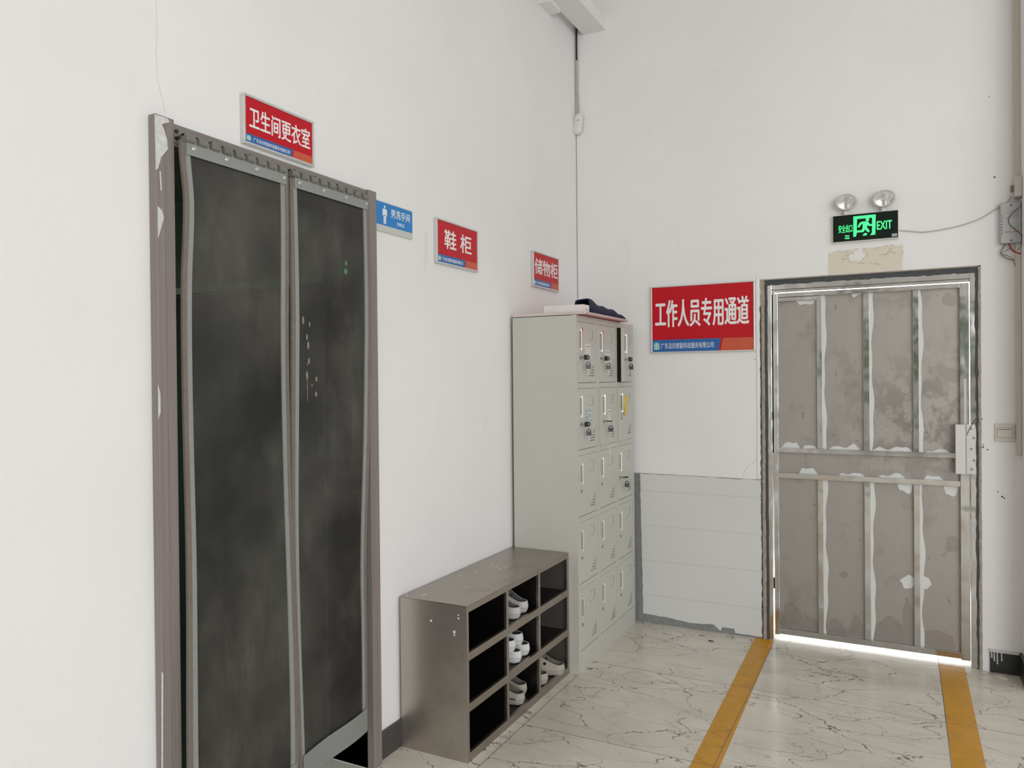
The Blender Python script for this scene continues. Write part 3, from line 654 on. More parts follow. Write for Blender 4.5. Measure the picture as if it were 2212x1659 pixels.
red_sign('washroom_sign', FR_L, -2.812, -2.488, 2.283, 2.443, '卫生间更衣室', (0.06, 0.965, 0.19, 0.66), 'red framed sign above the curtained doorway with six large white characters', fw=0.008, usz=(0.11, 0.64))
red_sign('shoe_cabinet_sign', FR_L, -1.693, -1.320, 2.049, 2.253, '鞋 柜', (0.17, 0.85, 0.18, 0.64), 'red framed sign with two white characters, over the steel shoe rack', fw=0.008)
red_sign('locker_sign', FR_L, -0.692, -0.330, 2.048, 2.251, '储物柜', (0.05, 0.97, 0.17, 0.64), 'red framed sign with three white characters, nearest the room corner', fw=0.008)
red_sign('staff_passage_sign', FR_B, 0.493, 1.112, 1.672, 2.081, '工作人员专用通道', (0.035, 0.955, 0.20, 0.62), 'large red framed sign with eight white characters beside the steel door', fw=0.008, depth=0.02)

root = thing('toilet_sign', (0, -2.0, 2.122), 'small blue sign with a white man figure beside the doorway', 'sign')
MB().prism([(0.001, -2.146, 2.124), (0.001, -1.872, 2.124), (0.001, -1.868, 2.128), (0.001, -1.868, 2.24), (0.001, -1.874, 2.246), (0.001, -2.146, 2.246)], (0.006, 0, 0)).build('acrylic_plate', M['acryl'], root, bevel=0.001)
MB().box(0.007, 0.0085, -2.143, -1.872, 2.151, 2.242).build('blue_panel', M['cyan'], root)
text_part('lettering', '男洗手间', -2.024, -1.890, 2.191, 2.226, 0.0085, FR_L, M['white'], root, 0.008)
text_part('small_lettering', 'MALE', -1.98, -1.932, 2.164, 2.178, 0.0085, FR_L, M['white'], root, 0.01)
m = MB()
def capsule2(m, fr, a, b, r, h, th, seg=8):
    O, U, V, Nn = fr; a = Vector(a); b = Vector(b); d = (b - a); ang = math.atan2(d.y, d.x) if d.length > 1e-9 else 0
    pts = []
    for k in range(seg + 1):
        t_ = ang + PI/2 + PI * k / seg; pts.append((a.x + r*math.cos(t_), a.y + r*math.sin(t_)))
    for k in range(seg + 1):
        t_ = ang - PI/2 + PI * k / seg; pts.append((b.x + r*math.cos(t_), b.y + r*math.sin(t_)))
    m.prism([O + U*p[0] + V*p[1] + Nn*h for p in pts], Nn*th)
cxm = -2.066
capsule2(m, FR_L, (cxm, 2.226), (cxm + .0001, 2.226), 0.0052, 0.0085, 0.0006)
m.box(0.0085, 0.0091, cxm - .008, cxm + .008, 2.190, 2.218)
for s_ in (-1, 1):
    capsule2(m, FR_L, (cxm + s_*.0115, 2.214), (cxm + s_*.0115, 2.191), 0.0028, 0.0085, 0.0006)
    capsule2(m, FR_L, (cxm + s_*.0045, 2.190), (cxm + s_*.0045, 2.160), 0.0034, 0.0085, 0.0006)
m.build('man_pictogram', M['white'], root)

# ------------------------------------------------------------------ exit sign with its two lamps
ex = thing('exit_sign', (1.693, 0, 2.256), 'black lit exit sign with green running man and twin lamps above the steel door', 'exit sign')
MB().box(1.531, 1.857, -0.028, -0.001, 2.254, 2.406).build('housing', M['plastic'], ex, bevel=0.002)
MB().box(1.534, 1.853, -0.031, -0.028, 2.259, 2.402).build('face_panel', M['exitblack'], ex)
EU0, EU1, EV0, EV1 = 1.534, 1.853, 2.259, 2.402
def ec(x, y):
    u = (x - 230) / 1672.0; top = 795 - (x - 230) * 0.0835; hgt = 650 + (x - 230) * 0.030
    return (EU0 + u * (EU1 - EU0), EV1 - (y - top) / hgt * (EV1 - EV0))
def epoly(m, pts, h=0.031, th=0.0006): m.prism([Vector((ec(*p)[0], -h, ec(*p)[1])) for p in pts], (0, -th, 0))
m = MB()
epoly(m, [(765, 802), (1342, 755), (1340, 832), (765, 875)]); epoly(m, [(765, 875), (862, 868), (852, 1165), (850, 1240), (825, 1315), (762, 1315)])
epoly(m, [(1248, 838), (1340, 832), (1330, 1275), (1195, 1285), (1240, 1225), (1248, 1100)])
m.build('door_pictogram', M['green'], ex)
m = MB()
_eh = [0.0316]
def ecap(a, b, r):
    _eh[0] += 0.00005; capsule2(m, FR_B, ec(*a), ec(*b), r, _eh[0], 0.0006)
ecap((1130, 885), (1131, 885), 0.0088); ecap((1010, 965), (1110, 960), 0.0062); ecap((950, 985), (905, 1060), 0.0052); ecap((1000, 960), (950, 985), 0.0055)
epoly(m, [(985, 950), (1150, 935), (1130, 1040), (1095, 1110), (1045, 1150), (1000, 1120), (1010, 1030)], 0.0316)
ecap((1130, 965), (1175, 1025), 0.0052); ecap((1175, 1028), (1250, 1022), 0.0048); ecap((1035, 1110), (1010, 1170), 0.0068); ecap((1010, 1178), (870, 1186), 0.0055); ecap((1075, 1090), (1150, 1178), 0.0065)
epoly(m, [(1000, 1290), (1040, 1240), (1080, 1225), (1125, 1245), (1110, 1280), (1060, 1295)], 0.0316)
m.build('running_man', M['green'], ex)
a = ec(372, 1120); b = ec(735, 1120); text_part('lettering', '安全出口', a[0], b[0], ec(550, 1208)[1], ec(550, 1010)[1], 0.031, FR_B, M['green'], ex, 0.008)
a = ec(1372, 1030); b = ec(1748, 1030); text_part('exit_lettering', 'EXIT', a[0], b[0], ec(1550, 1138)[1], ec(1550, 925)[1], 0.031, FR_B, M['green'], ex, 0.02)
m = MB()
for i in range(3):
    x = 560 + i * 40
    epoly(m, [(x-14, 1275), (x+14, 1273), (x+14, 1310), (x-14, 1312)]); epoly(m, [(x-20, 1335), (x+20, 1333), (x+20, 1365), (x-20, 1367)])
m.build('indicator_lights', M['green'], ex)
a = ec(1745, 1340); b = ec(1880, 1255); MB().box(a[0], b[0], -0.0316, -0.031, a[1], b[1]).build('sticker', simple('grey_label', (0.35, 0.38, 0.42), 0.4), ex)
a = ec(1690, 1060)
def lamp_head(cx, cz, rx, rz, tilt):
    q = Matrix.Rotation(tilt, 4, 'Y'); c = Vector((cx, -0.05, cz))
    def ring(s, y): return [c + (q @ Vector((rx*s*math.cos(2*PI*k/32), y, rz*s*math.sin(2*PI*k/32)))) for k in range(32)]
    hd = MB().rings([ring(.35, .045), ring(.8, .03), ring(1.0, .002), ring(1.0, -.006), ring(.95, -.010), ring(.84, -.010), ring(.82, -.004)], cap1=False).build('lamp_head', simple('clear_grey_plastic', (0.52, 0.51, 0.48), 0.2), ex, smooth=True)
    MB().rings([ring(.83, -.006), ring(.6, .010), ring(.3, .022), ring(.10, .026)], cap0=False).build('reflector', M['reflector'], hd, smooth=True)
    MB().rings([ring(.09, .024), ring(.09, .008), ring(.05, .003)], cap0=False).build('bulb', simple('bulb_glass', (0.7, 0.7, 0.7), 0.1, 0.5), hd, smooth=True)
    m = MB(); m.box(cx - .012, cx + .010, -0.035, -0.012, 2.405, 2.405 + .018); m.cyl((cx - .016, -.024, 2.418), 'x', 0.006, 0.03, 12)
    m.build('swivel_mount', M['plastic'], ex)
lamp_head(1.602, 2.468, 0.056, 0.045, 0.02); lamp_head(1.787, 2.466, 0.057, 0.046, -0.10)
c = MB().tube([(1.855,-0.008,2.297), (1.897,-0.008,2.291), (1.951,-0.008,2.280), (2.005,-0.008,2.278), (2.110,-0.008,2.289), (2.193,-0.008,2.309), (2.244,-0.008,2.330), (2.294,-0.008,2.362), (2.344,-0.008,2.394), (2.361,-0.008,2.420)], 0.0028, 8).build('exit_sign_cable', M['wire_w'])
tag(c, 'white cable sagging from the exit sign to the junction box', 'cable')

# ------------------------------------------------------------------ right-hand wall fittings
o = MB().box(2.373, 2.402, -0.022, -0.001, 2.50, 4.4).build('cable_trunking', M['ivory'], bevel=0.002); tag(o, 'ivory cable trunking rising above the junction box to the ceiling', 'trunking', 'ivory trunking in the right corner')
o = MB().box(2.378, 2.401, -0.020, -0.001, 1.118, 2.19).build('cable_trunking', M['ivory'], bevel=0.002); tag(o, 'ivory cable trunking running down below the grey power box', 'trunking', 'ivory trunking in the right corner')
jb = thing('junction_box', (2.385, 0, 2.40), 'ivory junction box above the grey power box', 'junction box')
MB().box(2.372, 2.401, -0.075, -0.001, 2.405, 2.506).build('body', M['ivory'], jb, bevel=0.003)
MB().box(2.358, 2.372, -0.03, -0.012, 2.44, 2.47).build('cable_clip', M['wire_g'], jb)
ps = thing('power_supply', (2.355, 0, 2.18), 'grey metal power supply box with vent slots, hung upside down', 'power supply')
MB().box(2.312, 2.400, -0.045, -0.001, 2.180, 2.385).build('casing', M['psu'], ps, bevel=0.003)
m = MB()
for k in range(7): m.box(2.3165, 2.320, -0.0462, -0.045, 2.228 + k*0.0147, 2.228 + k*0.0147 + 0.006)
m.cyl((2.357, -0.045, 2.368), 'y', 0.004, -0.002, 12); m.cyl((2.357, -0.045, 2.193), 'y', 0.004, -0.002, 12)
m.build('vent_slots', M['black'], ps)
text_part('lettering', 'Power Supply', 2.334, 2.391, 2.231, 2.241, 0.0452, FR_B, M['wire_r'], ps, 0.01, flip=True)
m = MB()
for z, a_, b_ in ((2.338, 2.35, 2.392), (2.330, 2.338, 2.392), (2.322, 2.354, 2.392), (2.314, 2.345, 2.393), (2.306, 2.33, 2.393), (2.262, 2.376, 2.392), (2.252, 2.352, 2.392)): m.box(a_, b_, -0.0458, -0.045, z, z + .0018)
m.build('printed_lines', M['ink'], ps)
def wire(name, pts, r, mat, label, group=None):
    o = MB().tube(pts, r, 6).build(name, mat); tag(o, label, 'wire', group); return o
wire('brown_wire', [(2.399,-0.055,2.406), (2.404,-0.055,2.369), (2.373,-0.055,2.338), (2.348,-0.055,2.306), (2.350,-0.055,2.273), (2.379,-0.055,2.240), (2.400,-0.055,2.213), (2.402,-0.055,2.185), (2.396,-0.055,2.156), (2.380,-0.055,2.139)], 0.0016, M['wire_b'], 'brown wire looping across the face of the grey power box')
wire('red_wire', [(2.351,-0.020,2.182), (2.359,-0.020,2.155), (2.378,-0.020,2.135), (2.404,-0.020,2.124)], 0.0035, M['wire_r'], 'thick red wire coming out below the grey power box')
wire('grey_wire', [(2.340,-0.020,2.183), (2.322,-0.020,2.156), (2.316,-0.020,2.133), (2.341,-0.020,2.108), (2.374,-0.020,2.094)], 0.003, M['wire_g'], 'grey wire looping left below the power box into the trunking')
wire('brown_wire', [(2.360,-0.015,2.163), (2.336,-0.015,2.146), (2.316,-0.015,2.134), (2.344,-0.015,2.122), (2.367,-0.015,2.102), (2.377,-0.015,2.066)], 0.0014, M['wire_b'], 'thin brown wire looping below the power box beside the grey one')

sw = thing('exit_switch', (2.33, 0, 1.18), 'ivory wall plate with a card slot, right of the steel door', 'switch')
MB().box(2.286, 2.373, -0.010, -0.001, 1.182, 1.272).build('wall_plate', M['ivory'], sw, bevel=0.003)
o = MB().box(2.296, 2.363, -0.0125, -0.010, 1.200, 1.253).build('surround', M['ink'], sw, bevel=0.001)
o = MB().box(2.2975, 2.3615, -0.0140, -0.0125, 1.2015, 1.2515).build('rocker', M['ivory'], sw, bevel=0.001)
MB().box(2.302, 2.356, -0.0146, -0.0140, 1.243, 1.2455).build('slot_line', M['black'], o)

# ------------------------------------------------------------------ steel door in the back wall
d2 = bpy.data.objects.new('door_2', None); COL.objects.link(d2); d2.location = (1.69, 0.04, 0); structure(d2)
m = MB(); m.box(1.174, 1.200, 0.012, 0.07, 0, 2.055); m.build('frame_jamb', M['mirror'], d2, bevel=0.002)
m = MB(); m.box(2.181, 2.214, 0.012, 0.07, 0, 2.055); m.build('frame_jamb', M['mirror'], d2, bevel=0.002)
m = MB(); m.box(1.200, 2.181, 0.012, 0.07, 2.021, 2.055); m.box(1.2, 2.181, 0.022, 0.07, 2.005, 2.021); m.build('frame_head', M['mirror_h'], d2, bevel=0.002)
m = MB(); m.box(1.200, 1.206, 0.055, 0.065, 1.08, 2.005); m.box(1.200, 1.206, 0.04, 0.065, .29, .35); m.build('door_stop', M['darkgap'], d2)
MB().box(1.206, 1.232, 0.02, 0.06, 0.03, 2.001).build('stile', M['mirror'], d2, bevel=0.0015)
MB().box(2.136, 2.179, 0.02, 0.06, 0.03, 2.001).build('stile', M['mirror'], d2, bevel=0.0015)
for (z0, z1) in ((0.036, 0.068), (0.937, 0.967), (1.085, 1.112), (1.977, 2.001)):
    MB().box(1.232, 2.136, 0.02, 0.06, z0, z1).build('cross_rail', M['mirror_h'], d2, bevel=0.0015)
MB().box(1.234, 1.439, 0.026, 0.055, 1.954, 1.976).build('cross_rail', M['mirror_h'], d2, bevel=0.0015)
for (x0, x1) in ((1.440, 1.469), (1.679, 1.710), (1.920, 1.949)):
    MB().box(x0, x1, 0.024, 0.056, 1.112, 1.977).build('mullion', M['mirror'], d2, bevel=0.0015)
    MB().box(x0, x1, 0.024, 0.056, 0.068, 0.937).build('mullion', M['mirror'], d2, bevel=0.0015)
MB().box(1.232, 2.136, 0.046, 0.052, 0.06, 1.99).build('sheet_panel', M['panel'], d2)
# ground, whitened strips beside each bar
def wavy_strip(x0, w, z0, z1, seed):
    rr = random.Random(seed); A = []; B = []; n = 40; ph = rr.uniform(0, 6)
    for i in range(n + 1):
        z = z0 + (z1 - z0) * i / n; A.append((x0, 0.0455, z))
        B.append((x0 + w * (0.85 + 0.30 * math.sin(z * 11 + ph) + 0.18 * math.sin(z * 29 + ph * 2)), 0.0455, z))
    return A + B[::-1]
m = MB()
for i, x in enumerate((1.469, 1.710, 1.949)):
    m.prism(wavy_strip(x, 0.017, 1.112, 1.977, i + 1), (0, -0.0006, 0)); m.prism(wavy_strip(x, 0.020, 0.068, 0.937, i + 5), (0, -0.0006, 0))
def wavy_h(x0, x1, z0, h, seed):
    rr = random.Random(seed); A = []; B = []; n = 30; ph = rr.uniform(0, 6)
    for i in range(n + 1):
        u = i / n; x = x0 + (x1 - x0) * u; A.append((x, 0.0455, z0))
        e = min(1, 6*u, 6*(1-u)); B.append((x, 0.0455, z0 + e * h * (0.75 + 0.35 * math.sin(x * 40 + ph) + 0.2 * math.sin(x * 90))))
    return A + B[::-1]
for a_, b_, z_, h_ in ((1.24, 1.345, 1.112, .030), (1.36, 1.44, 1.112, .018), (1.50, 1.66, 1.112, .026), (1.72, 1.92, 1.112, .022), (1.98, 2.09, 1.112, .016), (1.34, 1.44, .967, .030), (1.55, 1.68, .967, .020), (1.75, 1.88, .967, .022), (1.97, 2.06, .967, .018)):
    m.prism(wavy_h(a_, b_, z_, h_, int(a_*100)), (0, -0.0006, 0))
for a_, b_, z_, h_ in ((1.33, 1.44, 1.954, -.022), (1.84, 1.92, .937, -.045), (2.06, 2.13, .937, -.05), (1.62, 1.68, 1.977, -.02)):
    m.prism(wavy_h(a_, b_, z_, h_, int(a_*100)), (0, -0.0006, 0))
def blob(cx, cz, rx, rz, seed):
    rr = random.Random(seed); p = rr.uniform(0, 6)
    P_ = [(cx + rx*math.cos(t_)*(1 + .10*math.sin(3*t_+p) + .08*math.sin(7*t_+2*p)), 0.0449, cz + rz*math.sin(t_)*(1 + .15*math.sin(2*t_+p) + .08*math.sin(5*t_))) for t_ in [2*PI*k/44 for k in range(44)]]
    return [q for q in P_ if q[2] > 0.0685]
m.prism(blob(1.892, 0.405, 0.035, 0.034, 2), (0, -0.0006, 0)); m.prism(blob(1.962, 0.41, 0.035, 0.04, 3), (0, -0.0006, 0))
o = m.build('ground_patches', M['frost'], d2); o['label'] = 'whitened ground strips along the bars'
m = MB()
for cx_, cz_, rx_, rz_, sd in ((2.10, 0.63, .035, .05, 4), (1.53, 0.09, .055, .06, 5), (1.64, .10, .035, .09, 12), (1.80, .10, .085, .09, 6), (1.89, .16, .03, .16, 13), (2.03, .10, .075, .07, 7), (1.575, .41, .018, .022, 8), (2.10, 1.52, .045, .04, 9), (2.09, 1.92, .03, .035, 10), (1.30, .09, .066, .13, 11), (1.38, .08, .06, .07, 14)):
    m.prism([(q_[0], 0.0456 - .00008 * sd, q_[2]) for q_ in blob(cx_, cz_, rx_, rz_, sd)], (0, -0.00006, 0))
o = m.build('water_stains', mat_steel('stained_door_sheet', (0.31, 0.285, 0.265), 0.45, (6, 6, 6), stain=0.3, metal=0.6, vary=.4), d2); o['label'] = 'darker water stains'
MB().box(2.153, 2.166, 0.0175, 0.02, 1.26, 1.50).build('tape_strip', M['ivory'], d2)

# magnetic lock
ml = thing('magnetic_lock', (2.16, 0, 1.008), 'white metal magnetic lock plate with screws on the steel door edge', 'lock')
MB().box(2.112, 2.158, -0.030, 0.018, 1.009, 1.266).build('armature_housing', simple('silver_lock_enamel', (0.60, 0.59, 0.57), 0.4, 0.25), ml, bevel=0.002)
pl = MB().box(2.162, 2.208, 0.004, 0.012, 1.008, 1.266).build('mounting_plate', simple('silver_lock_plate', (0.58, 0.58, 0.57), 0.4, 0.3), ml, bevel=0.001)
for px, pz in ((2.184, 1.243), (2.196, 1.196), (2.185, 1.138), (2.197, 1.079), (2.186, 1.033)):
    MB().cyl((px, 0.004, pz), 'y', 0.0062, -0.0025, 14).build('screw', M['brass'], pl)
for px, pz in ((2.171, 1.196), (2.171, 1.081)):
    MB().cyl((px, 0.0038, pz), 'y', 0.0045, -0.0006, 14).build('bolt_hole', M['bright_hole'], pl)
wire('lock_wire', [(2.166,0.000,1.210), (2.176,0.000,1.239), (2.195,0.000,1.277), (2.205,0.000,1.294)], 0.0012, M['wire_b'], 'thin brown wire running up from the magnetic lock plate')

# litter on the floor
o = MB().prism([(2.28, -0.055, 0.0005), (2.305, -0.048, 0.0005), (2.335, -0.085, 0.0005), (2.325, -0.098, 0.0005), (2.300, -0.088, 0.0005)], (0, 0, 0.003)).build('paper_scrap', M['paper'])
tag(o, 'crumpled white paper scrap on the floor below the black skirting tile', 'litter')
o = MB().tube([(0.868, -0.175, 0.003), (0.885, -0.178, 0.004), (0.895, -0.176, 0.003)], 0.0032, 8, False).build('lint_scrap', M['black'])
tag(o, 'small black scrap on the floor near the left yellow line', 'litter')
# ------------------------------------------------------------------ floor paint lines
def line(name, x0, x1, label, xs1=None):
    xa, xb = xs1 if xs1 else (x0, x1)
    o = MB().prism([(x0, -0.0, 0.0004), (x1, -0.0, 0.0004), (xb, -9.0, 0.0004), (xa, -9.0, 0.0004)], (0, 0, 0.0006)).build(name, M['yellow'])
    tag(o, label, 'floor marking', 'yellow lines on the floor')
line('yellow_floor_line', 1.098, 1.203, 'left yellow line painted on the floor up to the steel door', (1.24, 1.35))
line('yellow_floor_line', 2.030, 2.150, 'right yellow line painted on the floor towards the steel door', (2.085, 2.165))

# ------------------------------------------------------------------ locker
LX, LY0, LY1, LH = 0.385, -0.961, -0.038, 1.85
lk = thing('locker_cabinet', (0.2, -0.5, 0), 'tall grey steel locker with fifteen small doors standing in the corner', 'locker')
m = MB()
m.box(0.016, LX - 0.022, LY0, LY0 + 0.002, 0, LH); m.box(0.016, LX - .022, LY1 - 0.002, LY1, 0, LH); m.box(0.016, 0.018, LY0, LY1, 0, LH)
m.box(0.016, LX - .022, LY0, LY1, LH - 0.002, LH); m.box(0.018, LX - .022, LY0 + .003, LY1 - .003, 0.08, 0.082)
DW, DH, DY, DZ = 0.268, 0.320, (-0.944, -0.642, -0.340), [1.818 - 0.3475 * k for k in range(5)]
yy = [LY0] + sum([[y, y + DW] for y in DY], []) + [LY1]
for a, b in zip(yy[0::2], yy[1::2]): m.box(LX - 0.022, LX, a, b, 0, LH)
for y in DY:
    zs = [LH]
    for z in DZ: zs += [z, z - DH]
    zs.append(0.0)
    for a, b in zip(zs[0::2], zs[1::2]): m.box(LX - 0.022, LX, y, y + DW, b, a)
m.box(0.018, LX - 0.022, -0.657, -0.655, 0.08, LH); m.box(0.018, LX - .022, -0.355, -0.353, 0.08, LH)
for k in range(4): m.box(0.018, LX - .022, LY0 + .003, LY1 - .003, DZ[k+1] + .012, DZ[k+1] + .014)
m.build('body', M['locker'], lk)
tags = {}
def locker_door(k, c, swing):
    hy = DY[c] + DW; zt = DZ[k] - 0.0015; zb = DZ[k] - DH + 0.0025
    d = MB().box(-0.018, 0.0, -DW + 0.0025, -0.0012, zb, zt).build('door', M['locker'], lk, local=True, bevel=0.0012)
    d.location = Vector((LX + (0.001 if swing else 0.0), hy, 0)) - lk.location
    d.rotation_euler = (0, 0, swing)     # hinged on the far side, near edge swings out to the room
    w = -DW
    m = MB(); hz = zt - 0.042
    m.box(0.0, 0.011, w + .026, w + .040, hz - .008, hz + .006); m.box(0.0, 0.011, w + .026, w + .040, hz - .108, hz - .094)
    m.box(0.010, 0.014, w + .026, w + .040, hz - .106, hz + .004)
    m.build('handle', M['chrome'], d, local=True, bevel=0.0015)
    m = MB(); m.cyl((0.0, w + .034, zt - .185), 'x', 0.0085, 0.004, 16); m.box(0.004, 0.0045, w + .033, w + .035, zt - .190, zt - .180)
    m.build('lock', M['galv'], d, local=True)
    m = MB()
    for r in range(5):
        for q in range(r + 1):
            y = -0.040 - q * 0.0155; z = zt - 0.222 - r * 0.0145
            m.box(0.0, 0.0006, y - .0028, y + .0028, z - .0035, z + .0035)
    m.build('vent_holes', M['blackhole'], d, local=True)
    m = MB(); y0, y1, z0, z1 = -0.135, -0.058, zt - .090, zt - .040
    m.box(0, .0008, y1, y1 + .0016, z0, z1); m.box(0, .0005, y0, y1, z1, z1 + .0007); m.box(0, .0009, y1 - .026, y1 - .010, z0 - .002, z0); m.box(0, .0009, y0 + .012, y0 + .026, z0 - .002, z0)
    m.build('card_slot', M['locker_gap'], d, local=True)
    return d, zt
SW = {(0, 2): 0.15, (1, 1): 0.05, (1, 2): 0.045}
doors = {}
for k in range(5):
    for c in range(3): doors[(k, c)] = locker_door(k, c, SW.get((k, c), 0.0))
# dark interiors seen past the open door, stickers, tape
def sticker(k, c, y0, y1, z0, z1, mat, name='paper_label', lines=True, slant=0.006):
    d, zt = doors[(k, c)]; w = -DW
    o = MB().prism([(0.0004, w + y0, zt - z1), (0.0004, w + y1 + slant, zt - z1), (0.0004, w + y1, zt - z0), (0.0004, w + y0, zt - z0)], (0.0006, 0, 0)).build(name, mat, d, local=True)
    if lines:
        m = MB()
        m.box(0.001, 0.0013, w + y0 + .012, w + y1 - .006, zt - z0 - .016, zt - z0 - .011)
        for q in range(3): m.box(0.001, 0.0012, w + y0 + .006, w + y1 - .008, zt - z0 - .028 - q*.011, zt - z0 - .0265 - q*.011)
        m.build('printed_lines', M['ink'], o, local=True)
    return o
sticker(0, 0, .105, .175, .112, .192, M['paper']); sticker(0, 1, .105, .175, .134, .222, M['paper']); sticker(0, 2, .085, .160, .120, .185, M['paper'])
sticker(1, 0, .105, .180, .110, .200, M['bluepat'], lines=False, slant=0.012); sticker(1, 1, .105, .170, .122, .200, M['paper'])
for (k, c) in ((0, 0), (0, 1), (0, 2)):
    d, zt = doors[(k, c)]
    MB().box(0.014, 0.0152, -DW + .027, -DW + .039, zt - .048, zt - .034).build('red_tape', M['redtape'], d, local=True)
d, zt = doors[(2, 1)]
MB().box(0.0, 0.0008, -0.11, -0.09, zt - .05, zt + .018).build('clear_tape', simple('clear_tape', (0.62, 0.6, 0.56), 0.2), d, local=True)
# keys: two keys on one ring, one of them in the lock
def key_pair(k, c, turned, label):
    d, zt = doors[(k, c)]; sw = SW.get((k, c), 0.0)
    y = -DW + .034; p = Matrix.Rotation(sw, 4, 'Z') @ Vector((0.005, y, 0)); base = Vector((LX, DY[c] + DW, zt - .185)) + p
    r = thing('locker_keys', base, label, 'keys', 'key pairs in the locker doors', sw)
    def head(o, du, dn, nm, flat):
        # bow of the key: D-shaped plastic head with an arch cut-out, in the plane spanned by du and dn
        du = Vector(du); dn = Vector(dn); th = Vector(flat); o = Vector(o)
        m = MB()
        m.prism([o + du*a + dn*b - th*.5 for a, b in ((0, -.013), (.022, -.013), (.022, .013), (0, .013))], th)
        arc = []
        for q in range(13): t_ = -PI/2 + PI*q/12; arc.append((.020 + .016*math.cos(t_), .013*math.sin(t_)))
        arc2 = [(.020 + .010*math.cos(-PI/2 + PI*q/12), .0085*math.sin(-PI/2 + PI*q/12)) for q in range(13)][::-1]
        m.prism([o + du*a + dn*b - th*.5 for a, b in arc + arc2], th)
        hd = m.build(nm, M['black'], r, local=True); hd['label'] = 'black plastic key head'
    if turned: head((.016, .004, 0), (.5, .87, 0), (0, 0, 1) if turned == 1 else (.87, -.5, 0), 'key_head', (.0022, -.001, .0) if turned == 1 else (0, 0, .005))
    MB().cyl((0.0, 0, 0), (.6, .8, 0), 0.003, 0.018, 10).build('key_blade', M['galv'], r, local=True)
    ring = [(.030 + .004*math.cos(t_), .034, -.014 + .014*math.sin(t_)) for t_ in [2*PI*q/14 for q in range(15)]]
    MB().tube(ring, 0.0008, 5, False).build('key_ring', M['galv'], r, local=True)
    head((.026, .036, -.060), (0, 0, 1), (.85, .52, 0), 'key_head', (-.0028, .0046, 0))
    m = MB(); m.prism([(.0225, .0335, -.058), (.029, .0375, -.058), (.029, .0375, -.090), (.026, .0357, -.095), (.0225, .0335, -.090)], (-.001, .0017, 0))
    m.build('key_blade', M['galv'], r, local=True)
key_pair(0, 0, 1, 'black-headed keys in the top left locker door')
key_pair(0, 1, 1, 'black-headed keys in the top middle locker door')
key_pair(0, 2, 1, 'black-headed keys in the top right locker door that stands ajar')
key_pair(1, 0, 1, 'black-headed keys in the door with the blue patterned label')
key_pair(1, 1, 2, 'black-headed keys in the second-row middle locker door')
key_pair(2, 2, 2, 'black-headed keys in the third-row right locker door')
# yellow ribbon on a handle
d, zt = doors[(1, 2)]
_p = Vector((LX, DY[2] + DW, 0)) + Matrix.Rotation(SW[(1, 2)], 4, 'Z') @ Vector((0.017, -DW + 0.033, 0))
yb = thing('yellow_ribbon', (_p.x, _p.y, zt - .16), 'yellow cloth ribbon tied to the second-row right locker handle', 'ribbon')
R_ = []
for i in range(15):
    u = i / 14; z = zt - .048 - u * .118; w = .009 + .013 * math.sin(PI * min(1, u * 1.15)) ; yo = .006 + .010 * math.sin(2.4 * u)
    R_.append([(_p.x + .008 * math.cos(t_) + .003, _p.y + yo + w * math.sin(t_) * (1 + .2 * math.sin(3*t_)), z) for t_ in [2*PI*q/12 for q in range(12)]])
MB().rings(R_).build('ribbon_tail', M['yellowcloth'], yb, smooth=True)
MB().prism([(_p.x + .010, _p.y, zt - .050), (_p.x + .012, _p.y + .050, zt - .062), (_p.x + .010, _p.y + .012, zt - .076)], (.002, 0, 0)).build('ribbon_end', M['yellowcloth'], yb)

# things on top of the locker
bd = thing('framed_sign_board', (0.23, -0.62, LH), 'red framed board lying flat on top of the locker, overhanging its front', 'board')
m = MB(); m.box(0.022, 0.428, -0.955, -0.29, LH + .003, LH + .011); m.build('board_panel', M['pink'], bd, bevel=0.001)
m = MB()
m.box(0.018, 0.436, -0.963, -0.955, LH + .001, LH + .015); m.box(0.018, 0.436, -0.29, -0.282, LH + .001, LH + .015); m.box(0.018, 0.026, -0.955, -.29, LH + .001, LH + .015); m.box(0.428, 0.436, -.955, -.29, LH + .002, LH + .015)
m.build('frame', simple('pinkish_aluminium', (0.70, 0.60, 0.58), 0.3, 0.5), bd, bevel=0.002)
bx = thing('perforated_white_box', (0.3, -0.90, LH + .015), 'flat white box with punched holes lying on the red board', 'box', rotz=0.0)
MB().box(0.20, 0.422, -0.948, -0.868, LH + .0155, LH + .052).build('box_body', M['boxw'], bx, bevel=0.001)
m = MB()
for q in range(5): m.cyl((0.215 + q*.017, -0.948, LH + .041), 'y', 0.002, -0.0008, 8)
for q in range(4): m.cyl((0.223 + q*.017, -0.948, LH + .029), 'y', 0.002, -0.0008, 8)
for q in range(4): m.box(0.422, 0.4226, -0.925 + q*.012, -0.919 + q*.012, LH + .024, LH + .030)
m.build('punched_holes', M['ink'], bx)
def clothf(u, v):
    y = -0.864 + 0.56 * u; x = 0.335 + 0.09 * v
    h = 0.048 * (1 - u)**0.8 + 0.012 + 0.008 * math.sin(9 * u + 2 * v) * (1 - u) + 0.004 * math.sin(21 * u)
    e = min(1, 9 * v, 9 * (1 - v), 12 * (1 - u) + .2)
    return (x, y, LH + .0158 + max(0.001, h * e))
m = MB(); m.grid(clothf, 30, 16)
V = m.bm.verts
cl = m.build('folded_cloth', M['navy'], smooth=True, origin=(0.27, -0.6, LH + .0155)); tag(cl, 'dark navy cloth heaped behind the white box on the locker', 'cloth')
md = cl.modifiers.new('solid', 'SOLIDIFY'); md.thickness = 0.006; md.offset = 1

